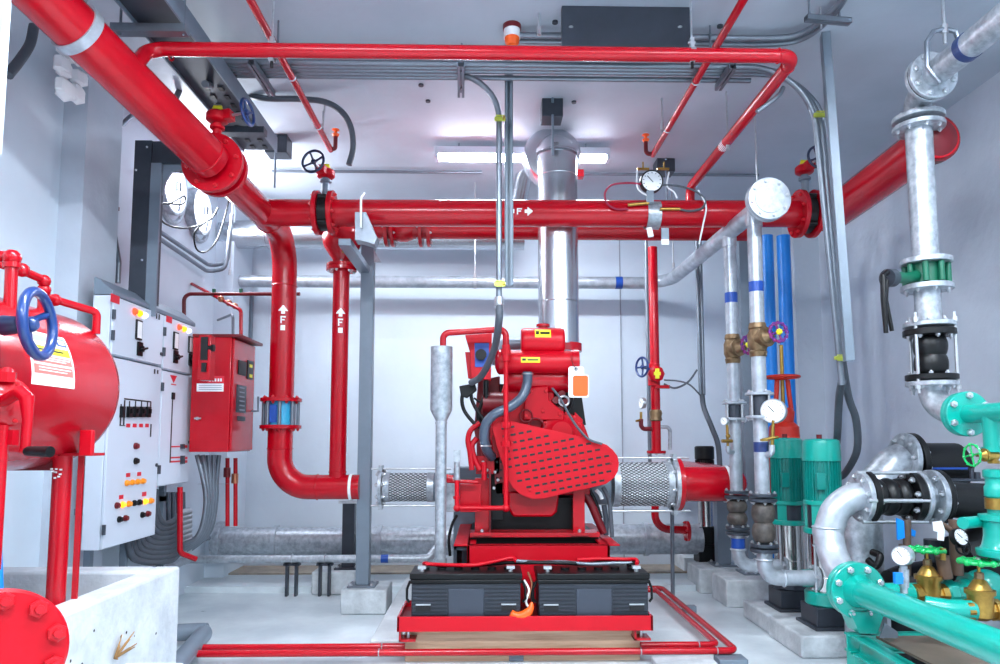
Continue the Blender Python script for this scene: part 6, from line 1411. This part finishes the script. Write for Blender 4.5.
wheel(t,(x_,YV,zv(377)),(0,0,1),.135,.013,MATS['orange_red_valve'],4,.03,dish=.1)
# gauge assembly on the cross main
yc_=YB-.12
c=V(652,181,Y=yc_)
t=thing('flow_meter_gauge','round black rimmed gauge with hoses strapped on the cross main','gauge',V(652,215,Y=yc_))
gauge(t,c,(0,-1,-.05),L(11.5,652,181,yc_),BLK,.05)
xg_=V(652,211,Y=YB).x
part(t,'pipe_strap',G().lathe((xg_-.05,YB,zm),(1,0,0),[(0,rs+.001),(0,rs+.008),(.1,rs+.008),(.1,rs+.001)],36,caps=False),GAL)
part(t,'gauge_stand',G().cbox(V(650,197,Y=yc_),(.05,.03,.09)),GREY)
RH=mat('dark_red_hose',(150,24,60),.4)
part(t,'red_hose',G().tube(smoothp([V(*q,Y=yc_) for q in((641,184),(628,183),(612,185),(605,193),(607,203),(616,209),(628,209))]),.008,8),RH)
part(t,'green_hose',G().tube(smoothp([V(*q,Y=yc_) for q in((662,185),(678,186),(695,191),(705,200),(702,208),(690,211),(678,209))]),.008,8),FLEX)
g=G().cyl(V(628,205,Y=yc_),V(649,203,Y=yc_),.012,n=10).cyl(V(660,209,Y=yc_),V(680,209,Y=yc_),.012,n=10).cbox(V(643,169,Y=yc_),(.09,.02,.014)).cbox(V(663,169,Y=yc_),(.09,.02,.014)).cyl(V(643,168,Y=yc_),V(643,162,Y=yc_),.006,n=8).cyl(V(664,168,Y=yc_),V(664,162,Y=yc_),.006,n=8); part(t,'brass_valve',g,BRASS)
for pts in([(637,170),(637,186),(641,192),(648,196)],[(669,172),(667,186),(674,192),(677,198)],[(698,190),(706,206),(703,225),(699,244)]): part(t,'white_tube',G().tube(smoothp([V(*q,Y=yc_) for q in pts]),.006,8),WHITE)
part(t,'tag_card',G().cbox(V(650,232,Y=YB-.12),(.04,.003,.07),Matrix.Rotation(R(-12),3,'Y')),WHITE); part(t,'bracket_plate',G().cbox(V(665,234,Y=YB-.11),(.055,.01,.09)),GREY); part(t,'bracket_plate',G().cbox(V(665,242,Y=YB-.118),(.055,.01,.04)),WHITE)
# ================================================================ big silver bends and black joints on the right
YL=3.9
def arcp(c,r,a0,a1,u,w,n=10):
    return [Vector(c)+Vector(u)*r*math.cos(a0+(a1-a0)*i/n)+Vector(w)*r*math.sin(a0+(a1-a0)*i/n) for i in range(n+1)]
x1=V(829,560,Y=YL).x; zc1=V(850,497,Y=YL).z; r1_=L(14,829,550,YL)
xf=V(861,497,Y=YL).x
cG=V(856,590,Y=3.55)
t=thing('silver_bend','nearer silver bend curving from the lower green flange up to the black rubber joint','pipe',(x1,YL,cG.z))
pts=[Vector((x1+.02,3.58,cG.z)),Vector((x1+.0,3.72,cG.z+.02)),Vector((x1-.0,YL-.05,cG.z+.12)),Vector((x1,YL,cG.z+.24)),Vector((x1,YL,zc1-.2)),Vector((x1+.045,YL,zc1-.08)),Vector((x1+.13,YL,zc1-.01)),Vector((xf,YL,zc1))]
part(t,'bend',G().tube(smoothp(pts,8),r1_,32),GALP)
for y in(527,546): part(t,'weld_ring',G().torus((x1,YL,zat(y,x1,YL)),(0,0,1),r1_+.001,.005,28,6),GAL)
flange(t,(xf,YL,zc1),(-1,0,0),L(25,860,497,YL),.028,GAL,8,.015,BOLT)
# black rubber joint 1 with tie rods
t=thing('rubber_expansion_joint','nearer black rubber joint with silver tie rods between silver flanges','joint',(xf+.15,YL,zc1-.15))
xg1=V(911,497,Y=YL).x
flange(t,(xf+.032,YL,zc1),(1,0,0),L(26,860,497,YL),.03,RUB,8,.012); bellows(t,(xf+.045,YL,zc1),(xg1-.03,YL,zc1),.105,RUB,3,.16)
flange(t,(xg1,YL,zc1),(-1,0,0),L(25,912,497,YL),.04,RUB,8,.017,BOLT)
for dy,dz in((-.13,-.01),(-.02,.135),(.1,-.1),(-.06,-.13)): part(t,'tie_rod',G().cyl((xf-.03,YL+dy,zc1+dz),(xg1+.05,YL+dy,zc1+dz),.0115,n=10),BOLT)
t=thing('galvanised_spool','galvanised flange pair right of the nearer black rubber joint','pipe',(xg1+.1,YL,zc1-.15))
xh1=V(932,497,Y=YL).x
flange(t,(xg1+.035,YL,zc1),(-1,0,0),.145,.026,GAL,0); part(t,'pipe_run',G().cyl((xg1+.03,YL,zc1),(xh1,YL,zc1),.085,n=28),GALP); flange(t,(xh1,YL,zc1),(-1,0,0),.15,.03,GAL,8,.016,BOLT)
t=thing('black_pipe','black coated pipe elbow sweeping down at the right behind the green valves','pipe',(xh1+.3,YL,.6))
flange(t,(xh1+.032,YL,zc1),(1,0,0),.15,.028,RUB,8,.012)
part(t,'pipe_run',G().tube(smoothp([(xh1+.03,YL,zc1-.01),(xh1+.18,YL,zc1-.02),(xh1+.42,YL+.0,zc1-.03),(xh1+.75,YL+.02,zc1-.03)],8),.1,28),RUB)
part(t,'branch',G().tube(smoothp([(xh1+.46,YL-.02,zc1-.02),(xh1+.42,YL-.0,zc1-.15),(xh1+.3,YL-.0,zc1-.3),(xh1+.14,YL-.0,zc1-.36)],8),.15,28),RUB)
# bench plate over it
a=V(935,481,Y=YL+.05); solo('steel_flat_bar',G().box((a.x,YL+.02,a.z),(a.x+.42,YL+.1,a.z+.012)).cyl((a.x+.22,YL+.06,a.z),(a.x+.22,YL+.06,a.z+.07),.012,n=8).cyl((a.x+.25,YL+.06,a.z),(a.x+.25,YL+.06,a.z+.05),.018,n=8),DGREY,'dark flat bar with a clamp above the black elbow at right','bar')
# farther bend
Y2_=4.35; xb2=V(862,540,Y=Y2_).x; xf2=V(903,456,Y=Y2_).x; zc2=V(903,462,Y=Y2_).z; r2_=L(19,862,540,Y2_)
t=thing('silver_bend','farther and larger silver bend leaning behind the nearer one to the black capped pipe','pipe',(xb2,Y2_,.3))
part(t,'bend',G().tube(smoothp([(xb2-.02,Y2_,.12),(xb2-.02,Y2_,zc2-.5),(xb2-.01,Y2_,zc2-.3),(xb2+.08,Y2_,zc2-.1),(xf2-.0,Y2_,zc2)],8),[r2_]*33,32) if 0 else G().tube(fillet([(xb2,Y2_,.12),(xb2,Y2_,zc2-.26),(xf2-.05,Y2_,zc2-.015),(xf2,Y2_,zc2)],.3,9),r2_,32),GAL)
flange(t,(xf2,Y2_,zc2),(-1,0,.1),L(29,903,460,Y2_),.03,GAL,10,.015,BOLT)
t=thing('black_capped_pipe','black faceted pipe end cap with a blue line behind the black rubber joints','pipe',(xf2+.2,Y2_,zc2-.2))
flange(t,(xf2+.05,Y2_,zc2),(1,0,0),L(29,905,460,Y2_),.035,RUB,10,.014,BOLT); 
xc_=V(961,470,Y=Y2_).x
part(t,'cap',G().cyl((xf2+.05,Y2_,zc2-.03),(xc_-.03,Y2_,zc2-.03),.148,n=28).lathe((xc_-.03,Y2_,zc2-.03),(1,0,0),[(0,.148),(.03,.125),(.04,.1)],12),BLK)
a=Vector((xf2+.06,Y2_-.149,zc2-.04)); part(t,'blue_line',G().box(a,a+Vector((xc_-xf2-.12,.004,.012))),BAND)
# ================================================================ lower green header
dG=Vector((0,-1,0))
t=thing('green_header_pipe','large lower green flanged pipe running toward the camera at bottom right','pipe',(cG.x,2.8,cG.z-.1))
rG=L(13.2,870,596,3.45)
flange(t,cG-dG*.016,-dG,L(27.5,856,590,3.55),.03,TEAL,0); flange(t,cG+dG*.016,dG,L(27.5,856,590,3.55),.03,TEAL,8,.017,BOLT,ph=.39)
xh_=cG.x+.03
part(t,'pipe_run',G().cyl((cG.x,cG.y,cG.z),(cG.x,1.6,cG.z),rG,n=40),TEAL); part(t,'weld_collar',G().lathe((cG.x,cG.y-.0,cG.z),dG,[(0,rG*1.35),(.03,rG*1.3),(.075,rG*1.03),(.09,rG*1.03)],36),TEAL)
# pedestal under flange
p=V(872,612,Y=3.5); 
part(t,'support_gusset',G().prism([V(850,612,Y=3.5),V(885,612,Y=3.5),V(878,634,Y=3.5),V(860,634,Y=3.5)],(0,.12,0)),TEAL,bevel=.003)
# frame under
YF2=3.35
zfz=V(870,638,Y=YF2).z
t=thing('green_base_frame','teal steel channel frame lying under the lower green pipe','frame',(2.2,2.8,0))
xa_=V(852,636,Y=3.5).x
def chan(a,b,h=.09,w=.05):
    a=Vector(a); b=Vector(b); d=(b-a).normalized(); n_=Vector((-d.y,d.x,0)); g=G(); u=Vector((0,0,1))
    for z_ in(0,h-.01): g.prism([a+u*z_,b+u*z_,b+n_*w+u*z_,a+n_*w+u*z_],(0,0,.01))
    g.prism([a+n_*(w*.5),b+n_*(w*.5),b+n_*(w*.5+.01),a+n_*(w*.5+.01)],(0,0,h)); return g
h0=zat(655,xa_,3.5); h1=zat(636,xa_,3.5)
part(t,'side_channel',chan((xa_,3.5,h0),(V(915,668,Y=2.95).x,2.95,h0),h1-h0,.07),TEAL,bevel=.002)
part(t,'cross_channel',chan((xa_,3.52,h0),(3.1,3.52,h0),h1-h0,.06),TEAL,bevel=.002)
part(t,'frame_leg',G().box((xa_,3.48,0),(xa_+.06,3.56,h0)),TEAL)
part(t,'frame_leg',G().box((3.04,3.48,0),(3.1,3.56,h0)),TEAL); part(t,'deck_plate',G().box((xa_+.12,3.0,h1-.012),(3.05,3.5,h1)),mat('brown_checker_plate',(110,96,86),.5,noise=.2))
part(t,'web_plate',G().prism([V(885,623,Y=3.4),V(898,632,Y=3.4),V(898,638,Y=3.4),V(880,638,Y=3.4)],(0,.01,0)),CONDUIT)
# second green pipe row behind with brass valves
YN=3.62; zN=V(900,594,Y=YN).z; rN=L(12,905,594,YN)
t=thing('green_cross_pipe','short green cross pipe with hexagon unions behind the large lower green pipe','pipe',(V(905,594,Y=YN).x,YN,zN-rN))
xq=lambda px: V(px,594,Y=YN).x
part(t,'pipe_run',G().cyl((xq(883),YN,zN),(xq(1010),YN,zN),rN*.9,n=32),TEAL)
part(t,'union',G().lathe((xq(943),YN,zN),(1,0,0),[(0,rN*1.0),(.01,rN*1.15),(.05,rN*1.15),(.06,rN*.98),(.08,rN*.98),(.09,rN*1.2),(.14,rN*1.2),(.15,rN)],8),TEAL)
part(t,'pipe_flange',G().cyl((xq(968),YN,zN),(xq(974),YN,zN),rN*1.7,n=28).ball((xq(985),YN,zN+.02),rN*1.7,20),TEAL)
c=V(929,594,Y=YN-.02); s=L(16,929,585,YN); gatevalve('upright brass gate valve with green wheel, left of two above the lower green pipe',(c.x,c.y,c.z-.0),(1,0,0),(0,0,1),s,'upright brass gate valves',wr=s*.9)
Y3_=3.3; c=V(981,610,Y=Y3_); s=L(17.5,980,612,Y3_); gatevalve('upright brass gate valve with green wheel, right of two above the lower green pipe',(c.x,c.y,c.z-.0),(1,0,0),(0,0,1),s,'upright brass gate valves',wr=s*.9,ph=.3)
t=thing('green_stub_pipe','short green pipe entering the right brass gate valve','pipe',(V(950,612,Y=Y3_).x,Y3_,c.z-.06)); part(t,'pipe_run',G().tube([V(925,606,Y=Y3_+.05),V(950,610,Y=Y3_),(c.x-.04,Y3_,c.z)],.048,24),TEAL)
# gauge with blue cock
gc=V(903,555,Y=3.3)
t=thing('pressure_gauge','small silver pressure gauge with a blue cock on the lower green pipe','gauge',V(904,592,Y=3.3))
gauge(t,gc+Vector((-.02,-.02,0)),(-.8,-.6,.05),.045,BOLT,.045); part(t,'stem',G().cyl(V(904,593,Y=3.3),gc-Vector((0,0,.05)),.016,n=12).cyl(V(904,587,Y=3.3),V(904,569,Y=3.3),.022,n=10),GAL); part(t,'blue_handle',G().cbox(V(898,578,Y=3.27),(.035,.02,.05)).cyl(V(898,578,Y=3.27),V(904,578,Y=3.3),.01,n=8),BPIPE,'blue cock handle')
# assorted small parts behind: blue handle on brown stem, second gauge cluster
p=V(907,535,Y=3.75); t=thing('ball_valve','small brown valve with a blue lever under the black rubber joint','valve',V(907,570,Y=3.75)); part(t,'stem',G().cyl(V(907,520,Y=3.75),V(907,575,Y=3.75),.02,n=12).cyl(V(907,560,Y=3.75),V(907,545,Y=3.75),.04,n=14),mat('brown_fitting',(84,66,56),.5)); part(t,'blue_lever',G().prism([V(897,518,Y=3.72),V(904,521,Y=3.72),V(905,538,Y=3.72),V(898,540,Y=3.72)],(0,.012,0)),BPIPE,'blue lever'); part(t,'blue_tab',G().prism([V(910,528,Y=3.76),V(916,531,Y=3.76),V(915,537,Y=3.76),V(910,535,Y=3.76)],(0,.012,0)),BPIPE,'blue lever')
t=thing('gauge_cluster','white tagged small gauge cluster in front of the black elbow at right','gauge',V(950,570,Y=3.55))
part(t,'white_tag',G().prism([V(933,522,Y=3.55),V(942,521,Y=3.55),V(945,530,Y=3.55),V(944,541,Y=3.55),V(938,540,Y=3.55),V(938,532,Y=3.55),V(934,531,Y=3.55)],(0,.008,0)),WHITE)
part(t,'brown_pipe',G().cyl(V(955,520,Y=3.6),V(957,575,Y=3.6),.03,n=14).cyl(V(942,556,Y=3.58),V(946,578,Y=3.58),.032,n=14).tube(smoothp([V(940,523,Y=3.58),V(950,530,Y=3.58),V(956,540,Y=3.6)]),.014,10),mat('brown_pipe_paint',(96,74,60),.5)); gauge(t,V(961,537,Y=3.5),(.2,-.9,.3),.045,BLK,.03)
part(t,'brass_cock',G().cyl(V(951,532,Y=3.55),V(958,538,Y=3.52),.014,n=10).cyl(V(943,548,Y=3.55),V(943,560,Y=3.55),.014,n=10),BRASS); wheel(t,V(963,547,Y=3.5),(0,-1,.1),.035,.006,BLK,4,.01,dish=.1,name='small_handwheel')
g=G().tube(smoothp([V(872,552,Y=4.0),V(880,556,Y=3.95),V(876,566,Y=3.95),V(868,560,Y=4.0)]),.02,10); solo('black_hose',g,BLK,'crumpled black hose behind the nearer silver bend','hose')
c=V(885,588,Y=4.15); e=V(975,588,Y=4.15); t=thing('suction_pump','dark pump casing half hidden behind the brass gate valves','pump',((c.x+e.x)/2,4.15,0)); part(t,'casing',G().lathe(c,(1,0,0),[(0,.06),(.02,.1),(.1,.13),(.28,.16),(.4,.16),(.5,.1),(.52,.05)],32),BLK); part(t,'pedestal',G().box((c.x+.08,4.05,0),(c.x+.46,4.25,c.z-.1)),BLK,bevel=.006); g=G().cyl((c.x+.3,4.15,c.z+.1),(c.x+.3,4.15,c.z+.28),.05,n=18); part(t,'neck',g,DGREY)
# horizontal floor slab to right of pump
# ================================================================ camera and light
cam=bpy.data.cameras.new('camera'); co=bpy.data.objects.new('camera',cam); C.objects.link(co)
cam.sensor_width=36; cam.sensor_fit='HORIZONTAL'; cam.lens=36*F/1000; cam.shift_y=(CY-332)/1000; cam.clip_start=.02; cam.clip_end=60
co.location=(0,0,H); co.rotation_euler=(PI/2+TH,0,-PS)
bpy.context.scene.camera=co
w=bpy.data.worlds.new('world'); w.use_nodes=True; bg=w.node_tree.nodes['Background']; bg.inputs[0].default_value=(.72,.87,1,1); bg.inputs[1].default_value=.5
bpy.context.scene.world=w
vs=bpy.context.scene.view_settings; vs.view_transform='Standard'; vs.look='None'; vs.gamma=1; vs.exposure=.58; vs.use_curve_mapping=False
bpy.context.scene.cycles.max_bounces=8
try: bpy.context.scene.cycles.use_denoising=True
except Exception: pass
